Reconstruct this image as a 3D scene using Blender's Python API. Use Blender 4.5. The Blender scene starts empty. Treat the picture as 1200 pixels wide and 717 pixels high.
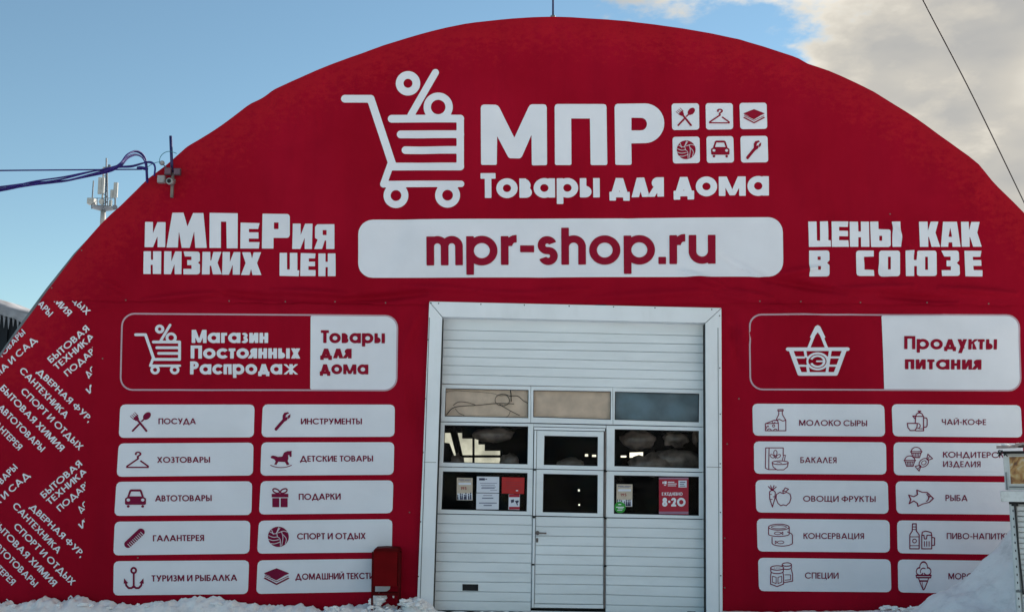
import bpy, bmesh, math, random
import numpy as np
from mathutils import Vector, noise as mnoise

SC = bpy.context.scene
COL = SC.collection
R = math.radians
random.seed(7)

# ------------------------------------------------------------------ camera, sky, sun, exposure
F_PX = 1350.0            # focal length in photo pixels (photo 1200 wide)
PITCH = R(8.6)
EYE = 1.57
cam_data = bpy.data.cameras.new("camera")
cam_data.lens = F_PX / 1200 * 36
cam_data.sensor_width = 36
cam_data.clip_start = 0.1
cam_data.clip_end = 3000
cam = bpy.data.objects.new("camera", cam_data)
COL.objects.link(cam)
cam.location = (0, 0, EYE)
cam.rotation_euler = (R(90) + PITCH, 0, 0)
SC.camera = cam

SUN_EL, SUN_AZ = R(24), R(45)      # azimuth from +Y towards +X : behind the hangar, to the right
CLOUD = ((14.12, 22.15, 4.2), 1.9, 0.30, [(0.36, (2.9, 2.9, 2.85)), (0.50, (4.0, 3.8, 3.4)), (0.68, (6.2, 5.8, 5.0))])
world = bpy.data.worlds.new("World")
SC.world = world
world.use_nodes = True
wn = world.node_tree
wn.nodes.clear()


def N(nt, t, **kw):
    n = nt.nodes.new(t)
    for k, v in kw.items():
        if k == 'ins':
            for i, val in v.items():
                n.inputs[i].default_value = val
        else:
            setattr(n, k, v)
    return n


def ramp(nt, stops, interp='LINEAR'):
    n = nt.nodes.new('ShaderNodeValToRGB')
    cr = n.color_ramp
    cr.interpolation = interp
    while len(cr.elements) < len(stops):
        cr.elements.new(0.5)
    for e, (p, c) in zip(cr.elements, stops):
        e.position = p
        e.color = (c, c, c, 1) if isinstance(c, (int, float)) else (*c, 1)
    return n


def math_n(nt, op, a, b=None, clamp=False):
    n = nt.nodes.new('ShaderNodeMath')
    n.operation = op
    n.use_clamp = clamp
    for i, v in enumerate((a, b)):
        if v is None:
            continue
        if isinstance(v, (int, float)):
            n.inputs[i].default_value = v
        else:
            nt.links.new(v, n.inputs[i])
    return n.outputs[0]


def build_world():
    nt = wn
    L = nt.links.new
    out = N(nt, 'ShaderNodeOutputWorld')
    bg = N(nt, 'ShaderNodeBackground')
    bg.inputs['Strength'].default_value = 0.10
    sky = N(nt, 'ShaderNodeTexSky')
    sky.sky_type = 'NISHITA'
    sky.sun_disc = False
    sky.sun_elevation = SUN_EL
    sky.sun_rotation = SUN_AZ
    sky.altitude = 100
    sky.air_density = 1.0
    sky.dust_density = 0.0
    sky.ozone_density = 2.5
    tc = N(nt, 'ShaderNodeTexCoord')
    sep = N(nt, 'ShaderNodeSeparateXYZ')
    L(tc.outputs['Generated'], sep.inputs[0])
    # flat cloud deck: direction divided by height
    zz = math_n(nt, 'ADD', math_n(nt, 'MAXIMUM', sep.outputs[2], 0.0), 0.22)
    cx = math_n(nt, 'DIVIDE', sep.outputs[0], zz)
    cy = math_n(nt, 'DIVIDE', sep.outputs[1], zz)
    comb = N(nt, 'ShaderNodeCombineXYZ')
    L(cx, comb.inputs[0]); L(cy, comb.inputs[1])
    n1 = N(nt, 'ShaderNodeTexNoise', noise_dimensions='3D')
    n1.inputs['Scale'].default_value = CLOUD[1]
    n1.inputs['Detail'].default_value = 10
    n1.inputs['Roughness'].default_value = 0.58
    mp = N(nt, 'ShaderNodeMapping')
    mp.inputs['Location'].default_value = CLOUD[0]
    L(comb.outputs[0], mp.inputs[0]); L(mp.outputs[0], n1.inputs[0])
    # cloud cover grows towards the right of the building (a weather front)
    side = math_n(nt, 'MULTIPLY', math_n(nt, 'SUBTRACT', cx, CLOUD[2]), 0.5)
    side = math_n(nt, 'MINIMUM', math_n(nt, 'MAXIMUM', side, -0.22), 0.09)
    cover = math_n(nt, 'ADD', n1.outputs['Fac'], side)
    mask = ramp(nt, [(0.475, 0.0), (0.535, 1.0)], 'EASE')
    L(cover, mask.inputs[0])
    # cloud shading
    n2 = N(nt, 'ShaderNodeTexNoise')
    n2.inputs['Scale'].default_value = 2.6
    n2.inputs['Detail'].default_value = 5
    n2.inputs['Roughness'].default_value = 0.45
    mp2 = N(nt, 'ShaderNodeMapping')
    mp2.inputs['Location'].default_value = (8.0, 1.0, 0)
    L(comb.outputs[0], mp2.inputs[0]); L(mp2.outputs[0], n2.inputs[0])
    # thin edges glow, thick bodies are greyer
    body = ramp(nt, [(0.49, 0.20), (0.60, 0.0)])
    L(cover, body.inputs[0])
    shade = ramp(nt, CLOUD[3])
    L(math_n(nt, 'ADD', n2.outputs['Fac'], body.outputs[0]), shade.inputs[0])
    # blue of the cold sky, slightly desaturated
    tint = N(nt, 'ShaderNodeMixRGB', blend_type='MULTIPLY')
    tint.inputs[0].default_value = 1.0
    tint.inputs[2].default_value = (0.97, 1.01, 0.88, 1)
    L(sky.outputs[0], tint.inputs[1])
    mix = N(nt, 'ShaderNodeMixRGB')
    L(mask.outputs[0], mix.inputs[0])
    L(tint.outputs[0], mix.inputs[1])
    L(shade.outputs[0], mix.inputs[2])
    L(mix.outputs[0], bg.inputs[0])
    L(bg.outputs[0], out.inputs[0])


build_world()
sun_data = bpy.data.lights.new("sun", 'SUN')
sun_data.energy = 5.0
sun_data.angle = R(0.5)
sun_data.color = (1.0, 0.9, 0.78)
sun = bpy.data.objects.new("sun", sun_data)
COL.objects.link(sun)
sdir = Vector((math.sin(SUN_AZ) * math.cos(SUN_EL), math.cos(SUN_AZ) * math.cos(SUN_EL), math.sin(SUN_EL)))
sun.rotation_euler = sdir.to_track_quat('Z', 'Y').to_euler()
sun.location = (20, 30, 30)

SC.view_settings.view_transform = 'Standard'
SC.view_settings.look = 'None'
SC.view_settings.gamma = 1
SC.view_settings.exposure = 0.68
SC.view_settings.use_curve_mapping = False
SC.cycles.max_bounces = 6

# ------------------------------------------------------------------ helpers
Y0 = 14.5                # the facade plane


def W(px, py, Y=Y0):
    """measured photo position -> point on the vertical plane at distance Y"""
    x = (px - 600.0) / F_PX
    y = (358.5 - py) / F_PX
    yw = math.cos(PITCH) - y * math.sin(PITCH)
    zw = math.sin(PITCH) + y * math.cos(PITCH)
    t = Y / yw
    return (x * t, Y, EYE + zw * t)


def Wn(P, Y=Y0):
    x = (P[:, 0] - 600.0) / F_PX
    y = (358.5 - P[:, 1]) / F_PX
    yw = math.cos(PITCH) - y * math.sin(PITCH)
    zw = math.sin(PITCH) + y * math.cos(PITCH)
    t = Y / yw
    return x * t, EYE + zw * t


def thing(name, label, cat, loc=(0, 0, 0), group=None, kind=None):
    o = bpy.data.objects.new(name, None)
    COL.objects.link(o)
    o.location = loc
    o.empty_display_size = 0.2
    o['label'] = label
    o['category'] = cat
    if group:
        o['group'] = group
    return o


def tag(o, label=None, cat=None, group=None, kind=None):
    if label:
        o['label'] = label
    if cat:
        o['category'] = cat
    if group:
        o['group'] = group
    if kind:
        o['kind'] = kind
    return o


def link(name, me, mat=None, parent=None, smooth=False):
    o = bpy.data.objects.new(name, me)
    COL.objects.link(o)
    if mat is not None and not me.materials:
        me.materials.append(mat)
    if smooth:
        me.polygons.foreach_set('use_smooth', [True] * len(me.polygons))
    if parent is not None:
        o.parent = parent
        root = parent
        off = Vector((0, 0, 0))
        while root is not None:
            off += root.location
            root = root.parent
        o.location = -off          # meshes below are built in world coordinates
    return o


def mesh_obj(name, verts, faces, mat, parent=None, smooth=False):
    me = bpy.data.meshes.new(name)
    me.from_pydata([tuple(v) for v in verts], [], faces)
    me.update()
    return link(name, me, mat, parent, smooth)


def bm_obj(name, bm, mat, parent=None, smooth=False):
    bmesh.ops.recalc_face_normals(bm, faces=bm.faces)
    me = bpy.data.meshes.new(name)
    bm.to_mesh(me)
    bm.free()
    return link(name, me, mat, parent, smooth)


def add_box(bm, x0, y0, z0, x1, y1, z1, bev=0.0):
    vs = [bm.verts.new(p) for p in ((x0, y0, z0), (x1, y0, z0), (x1, y1, z0), (x0, y1, z0),
                                    (x0, y0, z1), (x1, y0, z1), (x1, y1, z1), (x0, y1, z1))]
    fs = [bm.faces.new([vs[i] for i in f]) for f in
          ((0, 3, 2, 1), (4, 5, 6, 7), (0, 1, 5, 4), (1, 2, 6, 5), (2, 3, 7, 6), (3, 0, 4, 7))]
    if bev:
        es = list({e for f in fs for e in f.edges})
        bmesh.ops.bevel(bm, geom=es, offset=bev, segments=2, affect='EDGES', profile=0.6)
    return vs


def add_tube(bm, pts, r, seg=8, caps=True, radii=None):
    pts = [Vector(p) for p in pts]
    rings = []
    up = Vector((0, 0, 1))
    for i, p in enumerate(pts):
        a = pts[max(i - 1, 0)]
        b = pts[min(i + 1, len(pts) - 1)]
        t = (b - a).normalized()
        ref = up if abs(t.dot(up)) < 0.95 else Vector((1, 0, 0))
        u = t.cross(ref).normalized()
        v = t.cross(u).normalized()
        rr = radii[i] if radii else r
        rings.append([bm.verts.new(p + u * rr * math.cos(2 * math.pi * k / seg) + v * rr * math.sin(2 * math.pi * k / seg))
                      for k in range(seg)])
    for A, B in zip(rings, rings[1:]):
        for k in range(seg):
            bm.faces.new((A[k], A[(k + 1) % seg], B[(k + 1) % seg], B[k]))
    if caps:
        bm.faces.new(rings[0])
        bm.faces.new(list(reversed(rings[-1])))


def smooth_pts(pts, n=8):
    """Catmull-Rom through the points"""
    pts = [Vector(p) for p in pts]
    P = [pts[0] * 2 - pts[1]] + pts + [pts[-1] * 2 - pts[-2]]
    out = []
    for i in range(1, len(P) - 2):
        for k in range(n):
            t = k / n
            out.append(0.5 * ((2 * P[i]) + (-P[i - 1] + P[i + 1]) * t + (2 * P[i - 1] - 5 * P[i] + 4 * P[i + 1] - P[i + 2]) * t * t
                              + (-P[i - 1] + 3 * P[i] - 3 * P[i + 1] + P[i + 2]) * t ** 3))
    out.append(pts[-1])
    return out


# ------------------------------------------------------------------ materials
MATS = {}


def principled(name, col, rough=0.6, metal=0.0, spec=0.5):
    m = bpy.data.materials.new(name)
    m.use_nodes = True
    b = m.node_tree.nodes['Principled BSDF']
    b.inputs['Base Color'].default_value = (*col, 1)
    b.inputs['Roughness'].default_value = rough
    b.inputs['Metallic'].default_value = metal
    b.inputs['Specular IOR Level'].default_value = spec
    return m, m.node_tree, b


def varied(name, col, rough=0.6, metal=0.0, spec=0.5, var=0.15, scale=3.0, bump=0.0, bscale=60.0, stretch=(1, 1, 1),
           dirt=0.0, dirtcol=(0.12, 0.1, 0.08), dscale=2.0):
    m, nt, b = principled(name, col, rough, metal, spec)
    L = nt.links.new
    tc = N(nt, 'ShaderNodeTexCoord')
    mp = N(nt, 'ShaderNodeMapping')
    mp.inputs['Scale'].default_value = stretch
    L(tc.outputs['Object'], mp.inputs[0])
    n = N(nt, 'ShaderNodeTexNoise')
    n.inputs['Scale'].default_value = scale
    n.inputs['Detail'].default_value = 6
    L(mp.outputs[0], n.inputs[0])
    lo = tuple(c * (1 - var) for c in col)
    hi = tuple(min(1, c * (1 + var)) for c in col)
    rp = ramp(nt, [(0.3, lo), (0.7, hi)])
    L(n.outputs['Fac'], rp.inputs[0])
    c = rp.outputs[0]
    if dirt:
        n2 = N(nt, 'ShaderNodeTexNoise')
        n2.inputs['Scale'].default_value = dscale
        n2.inputs['Detail'].default_value = 10
        n2.inputs['Roughness'].default_value = 0.7
        L(mp.outputs[0], n2.inputs[0])
        r2 = ramp(nt, [(0.5, 0.0), (0.75, dirt)])
        L(n2.outputs['Fac'], r2.inputs[0])
        mx = N(nt, 'ShaderNodeMixRGB')
        L(r2.outputs[0], mx.inputs[0])
        L(c, mx.inputs[1])
        mx.inputs[2].default_value = (*dirtcol, 1)
        c = mx.outputs[0]
    L(c, b.inputs['Base Color'])
    if bump:
        n3 = N(nt, 'ShaderNodeTexNoise')
        n3.inputs['Scale'].default_value = bscale
        n3.inputs['Detail'].default_value = 4
        L(mp.outputs[0], n3.inputs[0])
        bp = N(nt, 'ShaderNodeBump')
        bp.inputs['Strength'].default_value = bump
        bp.inputs['Distance'].default_value = 0.01
        L(n3.outputs['Fac'], bp.inputs['Height'])
        L(bp.outputs[0], b.inputs['Normal'])
    MATS[name] = m
    return m


def vinyl_red():
    m, nt, b = principled('vinyl_red', (0.36, 0.008, 0.022), 0.6, 0, 0.02)
    L = nt.links.new
    tc = N(nt, 'ShaderNodeTexCoord')
    n = N(nt, 'ShaderNodeTexNoise')
    n.inputs['Scale'].default_value = 0.9
    n.inputs['Detail'].default_value = 5
    L(tc.outputs['Object'], n.inputs[0])
    rp = ramp(nt, [(0.3, (0.285, 0.0035, 0.016)), (0.7, (0.34, 0.005, 0.022))])
    L(n.outputs['Fac'], rp.inputs[0])
    # sun-bleached, scuffed band along the arched rim (vertex attribute holds the distance to the rim)
    at = N(nt, 'ShaderNodeAttribute')
    at.attribute_name = 'rim'
    n2 = N(nt, 'ShaderNodeTexNoise')
    n2.inputs['Scale'].default_value = 11.0
    n2.inputs['Detail'].default_value = 12
    n2.inputs['Roughness'].default_value = 0.78
    mp = N(nt, 'ShaderNodeMapping')
    mp.inputs['Scale'].default_value = (1, 1, 1.6)
    mp.inputs['Rotation'].default_value = (0, R(35), 0)
    L(tc.outputs['Object'], mp.inputs[0])
    L(mp.outputs[0], n2.inputs[0])
    sum_ = math_n(nt, 'ADD', n2.outputs['Fac'], math_n(nt, 'MULTIPLY', at.outputs['Fac'], 0.30))
    r2 = ramp(nt, [(0.62, 0.0), (0.76, 1.0)])
    L(sum_, r2.inputs[0])
    mx = N(nt, 'ShaderNodeMixRGB')
    L(math_n(nt, 'MULTIPLY', r2.outputs[0], 0.5), mx.inputs[0])
    L(rp.outputs[0], mx.inputs[1])
    mx.inputs[2].default_value = (0.42, 0.014, 0.022, 1)
    st = N(nt, 'ShaderNodeTexNoise')
    st.inputs['Scale'].default_value = 1.6
    st.inputs['Detail'].default_value = 8
    st.inputs['Roughness'].default_value = 0.65
    ms = N(nt, 'ShaderNodeMapping')
    ms.inputs['Scale'].default_value = (2.6, 1, 0.35)
    L(tc.outputs['Object'], ms.inputs[0]); L(ms.outputs[0], st.inputs[0])
    sr = ramp(nt, [(0.36, (0.93, 0.95, 0.97)), (0.58, (1.0, 1.0, 1.0))])
    L(st.outputs['Fac'], sr.inputs[0])
    sm = N(nt, 'ShaderNodeMixRGB', blend_type='MULTIPLY')
    sm.inputs[0].default_value = 1.0
    L(mx.outputs[0], sm.inputs[1]); L(sr.outputs[0], sm.inputs[2])
    L(sm.outputs[0], b.inputs['Base Color'])
    # fabric weave and slack
    n3 = N(nt, 'ShaderNodeTexNoise')
    n3.inputs['Scale'].default_value = 3.2
    n3.inputs['Detail'].default_value = 3
    L(tc.outputs['Object'], n3.inputs[0])
    n4 = N(nt, 'ShaderNodeTexNoise')
    n4.inputs['Scale'].default_value = 55
    n4.inputs['Detail'].default_value = 2
    L(tc.outputs['Object'], n4.inputs[0])
    bp = N(nt, 'ShaderNodeBump')
    bp.inputs['Strength'].default_value = 0.5
    bp.inputs['Distance'].default_value = 0.02
    L(n3.outputs['Fac'], bp.inputs['Height'])
    bp2 = N(nt, 'ShaderNodeBump')
    bp2.inputs['Strength'].default_value = 0.25
    bp2.inputs['Distance'].default_value = 0.004
    L(n4.outputs['Fac'], bp2.inputs['Height'])
    L(bp.outputs[0], bp2.inputs['Normal'])
    L(bp2.outputs[0], b.inputs['Normal'])
    MATS['vinyl_red'] = m
    return m


vinyl_red()
varied('print_white', (0.74, 0.77, 0.83), 0.5, 0, 0.3, var=0.045, scale=1.6, bump=0.15, bscale=40, dirt=0.10,
       dirtcol=(0.5, 0.5, 0.52), dscale=1.2)
varied('print_red', (0.27, 0.007, 0.028), 0.6, 0, 0.07, var=0.06, scale=4)
varied('print_maroon', (0.19, 0.009, 0.045), 0.6, 0, 0.07, var=0.08, scale=6)
varied('print_border', (0.5, 0.34, 0.40), 0.5, 0, 0.25, var=0.05, scale=3)
varied('white_paint', (0.78, 0.83, 0.87), 0.4, 0, 0.5, var=0.04, scale=2.5, bump=0.12, bscale=90, dirt=0.22,
       dirtcol=(0.48, 0.50, 0.49), dscale=2.2, stretch=(1, 1, 0.35))
varied('gate_paint', (0.78, 0.84, 0.87), 0.42, 0, 0.5, var=0.05, scale=2.0, bump=0.45, bscale=120, dirt=0.3,
       dirtcol=(0.50, 0.53, 0.52), dscale=1.8, stretch=(0.5, 1, 2.2))
varied('seal_black', (0.012, 0.013, 0.015), 0.7, 0, 0.3)
varied('dark_wall', (0.02, 0.024, 0.03), 0.8, 0, 0.2)
varied('shaded_snow', (0.36, 0.37, 0.40), 0.9, 0, 0.1, var=0.35, scale=3, bump=0.6, bscale=8)  # snow of the shed, the grey of its shade put into the colour
varied('roof_light', (0.46, 0.50, 0.52), 0.6, 0.0, 0.3, var=0.2, scale=5)
varied('roof_grey', (0.16, 0.18, 0.19), 0.6, 0.2, 0.4, var=0.2, scale=5)
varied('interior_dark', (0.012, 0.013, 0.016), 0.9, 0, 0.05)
varied('foam_tan', (0.80, 0.60, 0.48), 0.9, 0, 0.1, var=0.14, scale=6, bump=0.6, bscale=9)
varied('film_blue', (0.10, 0.15, 0.19), 0.35, 0, 0.5, var=0.5, scale=2.8)
varied('cable_black', (0.01, 0.01, 0.012), 0.6)
varied('cable_blue', (0.012, 0.006, 0.17), 0.55, var=0.2)
varied('mast_blue', (0.012, 0.016, 0.10), 0.5, 0.2)
varied('cable_teal', (0.03, 0.16, 0.2), 0.5)
varied('metal_grey', (0.17, 0.14, 0.13), 0.55, 0.2, var=0.2, scale=12)
varied('plastic_grey', (0.30, 0.30, 0.31), 0.5, var=0.08, scale=9)
varied('lamp_dark', (0.07, 0.04, 0.055), 0.5, 0.0)
varied('lamp_glass', (0.14, 0.08, 0.11), 0.4, 0, 0.3)
varied('tower_white', (0.30, 0.32, 0.32), 0.6, var=0.12, scale=3)
varied('tower_grey', (0.10, 0.12, 0.15), 0.5, 0.3)
varied('box_red', (0.15, 0.002, 0.004), 0.55, 0, 0.05, var=0.14, scale=5)
varied('box_red_dark', (0.08, 0.002, 0.003), 0.6, 0, 0.06, var=0.2, scale=8)
varied('kiosk_white', (0.62, 0.65, 0.65), 0.6, 0, 0.3, var=0.09, scale=3, dirt=0.75, dirtcol=(0.26, 0.25, 0.22), dscale=3.5)
varied('kiosk_roof', (0.30, 0.25, 0.24), 0.8, 0, 0.2, var=0.35, scale=18)
varied('paper_white', (0.66, 0.70, 0.78), 0.7, 0, 0.2, var=0.03, scale=5)
varied('paper_beige', (0.52, 0.45, 0.36), 0.6, 0, 0.3, var=0.1, scale=14)
varied('paper_red', (0.42, 0.02, 0.02), 0.6, 0, 0.3, var=0.1, scale=9)
varied('sign_red', (0.36, 0.012, 0.035), 0.5, 0, 0.3, var=0.05, scale=9)
varied('sign_mauve', (0.30, 0.16, 0.24), 0.5, 0, 0.3, var=0.05, scale=9)
varied('ink_grey', (0.16, 0.18, 0.26), 0.7)
varied('ink_navy', (0.03, 0.035, 0.08), 0.7)
varied('ink_red', (0.25, 0.02, 0.03), 0.7)
varied('sticker_green', (0.015, 0.30, 0.03), 0.5, 0, 0.4)


def snow_mat():
    m, nt, b = principled('snow', (0.83, 0.85, 0.88), 0.75, 0, 0.25)
    L = nt.links.new
    tc = N(nt, 'ShaderNodeTexCoord')
    n = N(nt, 'ShaderNodeTexNoise')
    n.inputs['Scale'].default_value = 2.6
    n.inputs['Detail'].default_value = 12
    n.inputs['Roughness'].default_value = 0.68
    L(tc.outputs['Object'], n.inputs[0])
    rp = ramp(nt, [(0.32, (0.70, 0.71, 0.72)), (0.46, (0.90, 0.91, 0.92)), (0.7, (0.95, 0.955, 0.96))])
    L(n.outputs['Fac'], rp.inputs[0])
    gr = N(nt, 'ShaderNodeTexNoise')
    gr.inputs['Scale'].default_value = 5.5
    gr.inputs['Detail'].default_value = 14
    gr.inputs['Roughness'].default_value = 0.8
    L(tc.outputs['Object'], gr.inputs[0])
    gm = ramp(nt, [(0.60, 0.0), (0.70, 0.45)])
    L(gr.outputs['Fac'], gm.inputs[0])
    gx = N(nt, 'ShaderNodeMixRGB')
    L(gm.outputs[0], gx.inputs[0])
    L(rp.outputs[0], gx.inputs[1])
    gx.inputs[2].default_value = (0.34, 0.33, 0.32, 1)
    L(gx.outputs[0], b.inputs['Base Color'])
    n3 = N(nt, 'ShaderNodeTexNoise')
    n3.inputs['Scale'].default_value = 11
    n3.inputs['Detail'].default_value = 10
    n3.inputs['Roughness'].default_value = 0.7
    L(tc.outputs['Object'], n3.inputs[0])
    bp = N(nt, 'ShaderNodeBump')
    bp.inputs['Strength'].default_value = 0.45
    bp.inputs['Distance'].default_value = 0.03
    L(n3.outputs['Fac'], bp.inputs['Height'])
    L(bp.outputs[0], b.inputs['Normal'])
    MATS['snow'] = m


snow_mat()


def glass_mat(name, wav, tint=(0.86, 0.9, 0.9)):
    m = bpy.data.materials.new(name)
    m.use_nodes = True
    nt = m.node_tree
    nt.nodes.clear()
    L = nt.links.new
    out = N(nt, 'ShaderNodeOutputMaterial')
    tr = N(nt, 'ShaderNodeBsdfTransparent')
    tr.inputs[0].default_value = (*tint, 1)
    gl = N(nt, 'ShaderNodeBsdfGlossy')
    gl.inputs['Roughness'].default_value = 0.03
    fr = N(nt, 'ShaderNodeFresnel')
    fr.inputs[0].default_value = 1.16
    mx = N(nt, 'ShaderNodeMixShader')
    tc = N(nt, 'ShaderNodeTexCoord')
    n = N(nt, 'ShaderNodeTexNoise')
    n.inputs['Scale'].default_value = 2.0
    n.inputs['Detail'].default_value = 1.5
    L(tc.outputs['Object'], n.inputs[0])
    bp = N(nt, 'ShaderNodeBump')
    bp.inputs['Strength'].default_value = wav
    bp.inputs['Distance'].default_value = 0.12
    L(n.outputs['Fac'], bp.inputs['Height'])
    L(bp.outputs[0], gl.inputs['Normal'])
    L(fr.outputs[0], mx.inputs[0])
    L(tr.outputs[0], mx.inputs[1])
    L(gl.outputs[0], mx.inputs[2])
    L(mx.outputs[0], out.inputs[0])
    MATS[name] = m


glass_mat('pane_glass', 1.0)


def emit_mat(name, col, strength):
    m = bpy.data.materials.new(name)
    m.use_nodes = True
    nt = m.node_tree
    nt.nodes.clear()
    out = N(nt, 'ShaderNodeOutputMaterial')
    em = N(nt, 'ShaderNodeEmission')
    em.inputs['Strength'].default_value = strength
    tc = N(nt, 'ShaderNodeTexCoord')
    n = N(nt, 'ShaderNodeTexNoise')
    n.inputs['Scale'].default_value = 3
    n.inputs['Detail'].default_value = 8
    nt.links.new(tc.outputs['Object'], n.inputs[0])
    rp = ramp(nt, [(0.35, tuple(c * 0.55 for c in col)), (0.6, col)])
    nt.links.new(n.outputs['Fac'], rp.inputs[0])
    nt.links.new(rp.outputs[0], em.inputs[0])
    nt.links.new(em.outputs[0], out.inputs[0])
    MATS[name] = m


emit_mat('panel_glow', (0.85, 0.80, 0.62), 0.62)  # glow of an added panel that stands in for a bright pane reflection
emit_mat('spot_glow', (1.0, 0.9, 0.7), 1.3)  # glow of the small bright spots added behind the panes


def food_mat():
    m, nt, b = principled('food_print', (0.4, 0.2, 0.08), 0.5)
    L = nt.links.new
    tc = N(nt, 'ShaderNodeTexCoord')
    v = N(nt, 'ShaderNodeTexNoise')
    v.inputs['Scale'].default_value = 9
    v.inputs['Detail'].default_value = 3
    v.inputs['Distortion'].default_value = 1.2
    L(tc.outputs['Object'], v.inputs[0])
    rp = ramp(nt, [(0.32, (0.05, 0.02, 0.012)), (0.46, (0.20, 0.08, 0.02)), (0.54, (0.34, 0.17, 0.05)), (0.62, (0.45, 0.30, 0.12)), (0.7, (0.5, 0.42, 0.30))])
    L(v.outputs['Fac'], rp.inputs[0])
    L(rp.outputs[0], b.inputs['Base Color'])
    MATS['food_print'] = m


food_mat()

# ------------------------------------------------------------------ flat shapes (signed distance) -> mesh


class S:
    """a flat drawing: filled and cut-out polygons, strokes and discs"""

    def __init__(s):
        s.ops = []

    def poly(s, pts, neg=False):
        s.ops.append(('p', [tuple(p) for p in pts], 0, neg)); return s

    def box(s, x0, y0, x1, y1, neg=False):
        return s.poly([(x0, y0), (x1, y0), (x1, y1), (x0, y1)], neg)

    def line(s, pts, w, neg=False, closed=False):
        pts = [tuple(p) for p in pts]
        if closed:
            pts = pts + [pts[0]]
        s.ops.append(('l', pts, w / 2, neg)); return s

    def circ(s, x, y, r, neg=False):
        s.ops.append(('c', [(x, y)], r, neg)); return s

    def ring(s, x, y, r, w):
        a = [(x + (r - w / 2) * math.cos(t * math.pi / 24), y + (r - w / 2) * math.sin(t * math.pi / 24)) for t in range(48)]
        return s.line(a, w, closed=True)

    def sector(s, x, y, ro, ri, a0, a1, neg=False, ky=1.0):
        n = max(4, int(abs(a1 - a0) / 7))
        A = [R(a0 + (a1 - a0) * k / n) for k in range(n + 1)]
        return s.poly([(x + ro * math.cos(a), y + ro * ky * math.sin(a)) for a in A] +
                      [(x + ri * math.cos(a), y + ri * ky * math.sin(a)) for a in reversed(A)], neg)

    def arc(s, x, y, r, w, a0, a1, ky=1.0):
        n = max(4, int(abs(a1 - a0) / 8))
        return s.line([(x + r * math.cos(R(a0 + (a1 - a0) * k / n)), y + r * ky * math.sin(R(a0 + (a1 - a0) * k / n)))
                       for k in range(n + 1)], w)

    def ell(s, x, y, rx, ry, rot=0, w=None, neg=False):
        c, q = math.cos(R(rot)), math.sin(R(rot))
        P = []
        for k in range(28):
            a = 2 * math.pi * k / 28
            u, v = rx * math.cos(a), ry * math.sin(a)
            P.append((x + u * c - v * q, y + u * q + v * c))
        return s.line(P, w, neg, True) if w else s.poly(P, neg)

    def map(s, fx):
        t = S()
        for k, pts, r, neg in s.ops:
            t.ops.append((k, [fx(*p) for p in pts], r, neg))
        return t

    def mirror(s, Wd):
        return s.map(lambda x, y: (Wd - x, y))

    def bbox(s):
        lo = [1e9, 1e9]; hi = [-1e9, -1e9]
        for k, pts, r, neg in s.ops:
            if neg:
                continue
            rr = r if k in 'cl' else 0
            for x, y in pts:
                lo = [min(lo[0], x - rr), min(lo[1], y - rr)]
                hi = [max(hi[0], x + rr), max(hi[1], y + rr)]
        return lo[0], lo[1], hi[0], hi[1]

    def eval(s, X, Y):
        D = np.full(X.shape, 1e9)
        for k, pts, r, neg in s.ops:
            if k == 'c':
                d = np.hypot(X - pts[0][0], Y - pts[0][1]) - r
            elif k == 'l':
                d = np.full(X.shape, 1e9)
                for (ax, ay), (bx, by) in zip(pts, pts[1:]):
                    ex, ey = bx - ax, by - ay
                    L2 = ex * ex + ey * ey + 1e-12
                    t = np.clip(((X - ax) * ex + (Y - ay) * ey) / L2, 0, 1)
                    d = np.minimum(d, np.hypot(X - ax - t * ex, Y - ay - t * ey))
                d = d - r
            else:
                d = np.full(X.shape, 1e9)
                ins = np.zeros(X.shape, bool)
                n = len(pts)
                for i in range(n):
                    ax, ay = pts[i]; bx, by = pts[(i + 1) % n]
                    ex, ey = bx - ax, by - ay
                    L2 = ex * ex + ey * ey + 1e-12
                    t = np.clip(((X - ax) * ex + (Y - ay) * ey) / L2, 0, 1)
                    d = np.minimum(d, np.hypot(X - ax - t * ex, Y - ay - t * ey))
                    if ay != by:
                        c = ((ay > Y) != (by > Y)) & (X < (bx - ax) * (Y - ay) / (by - ay) + ax)
                        ins ^= c
                d = np.where(ins, -d, d)
            D = np.maximum(D, -d) if neg else np.minimum(D, d)
        return D


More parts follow.
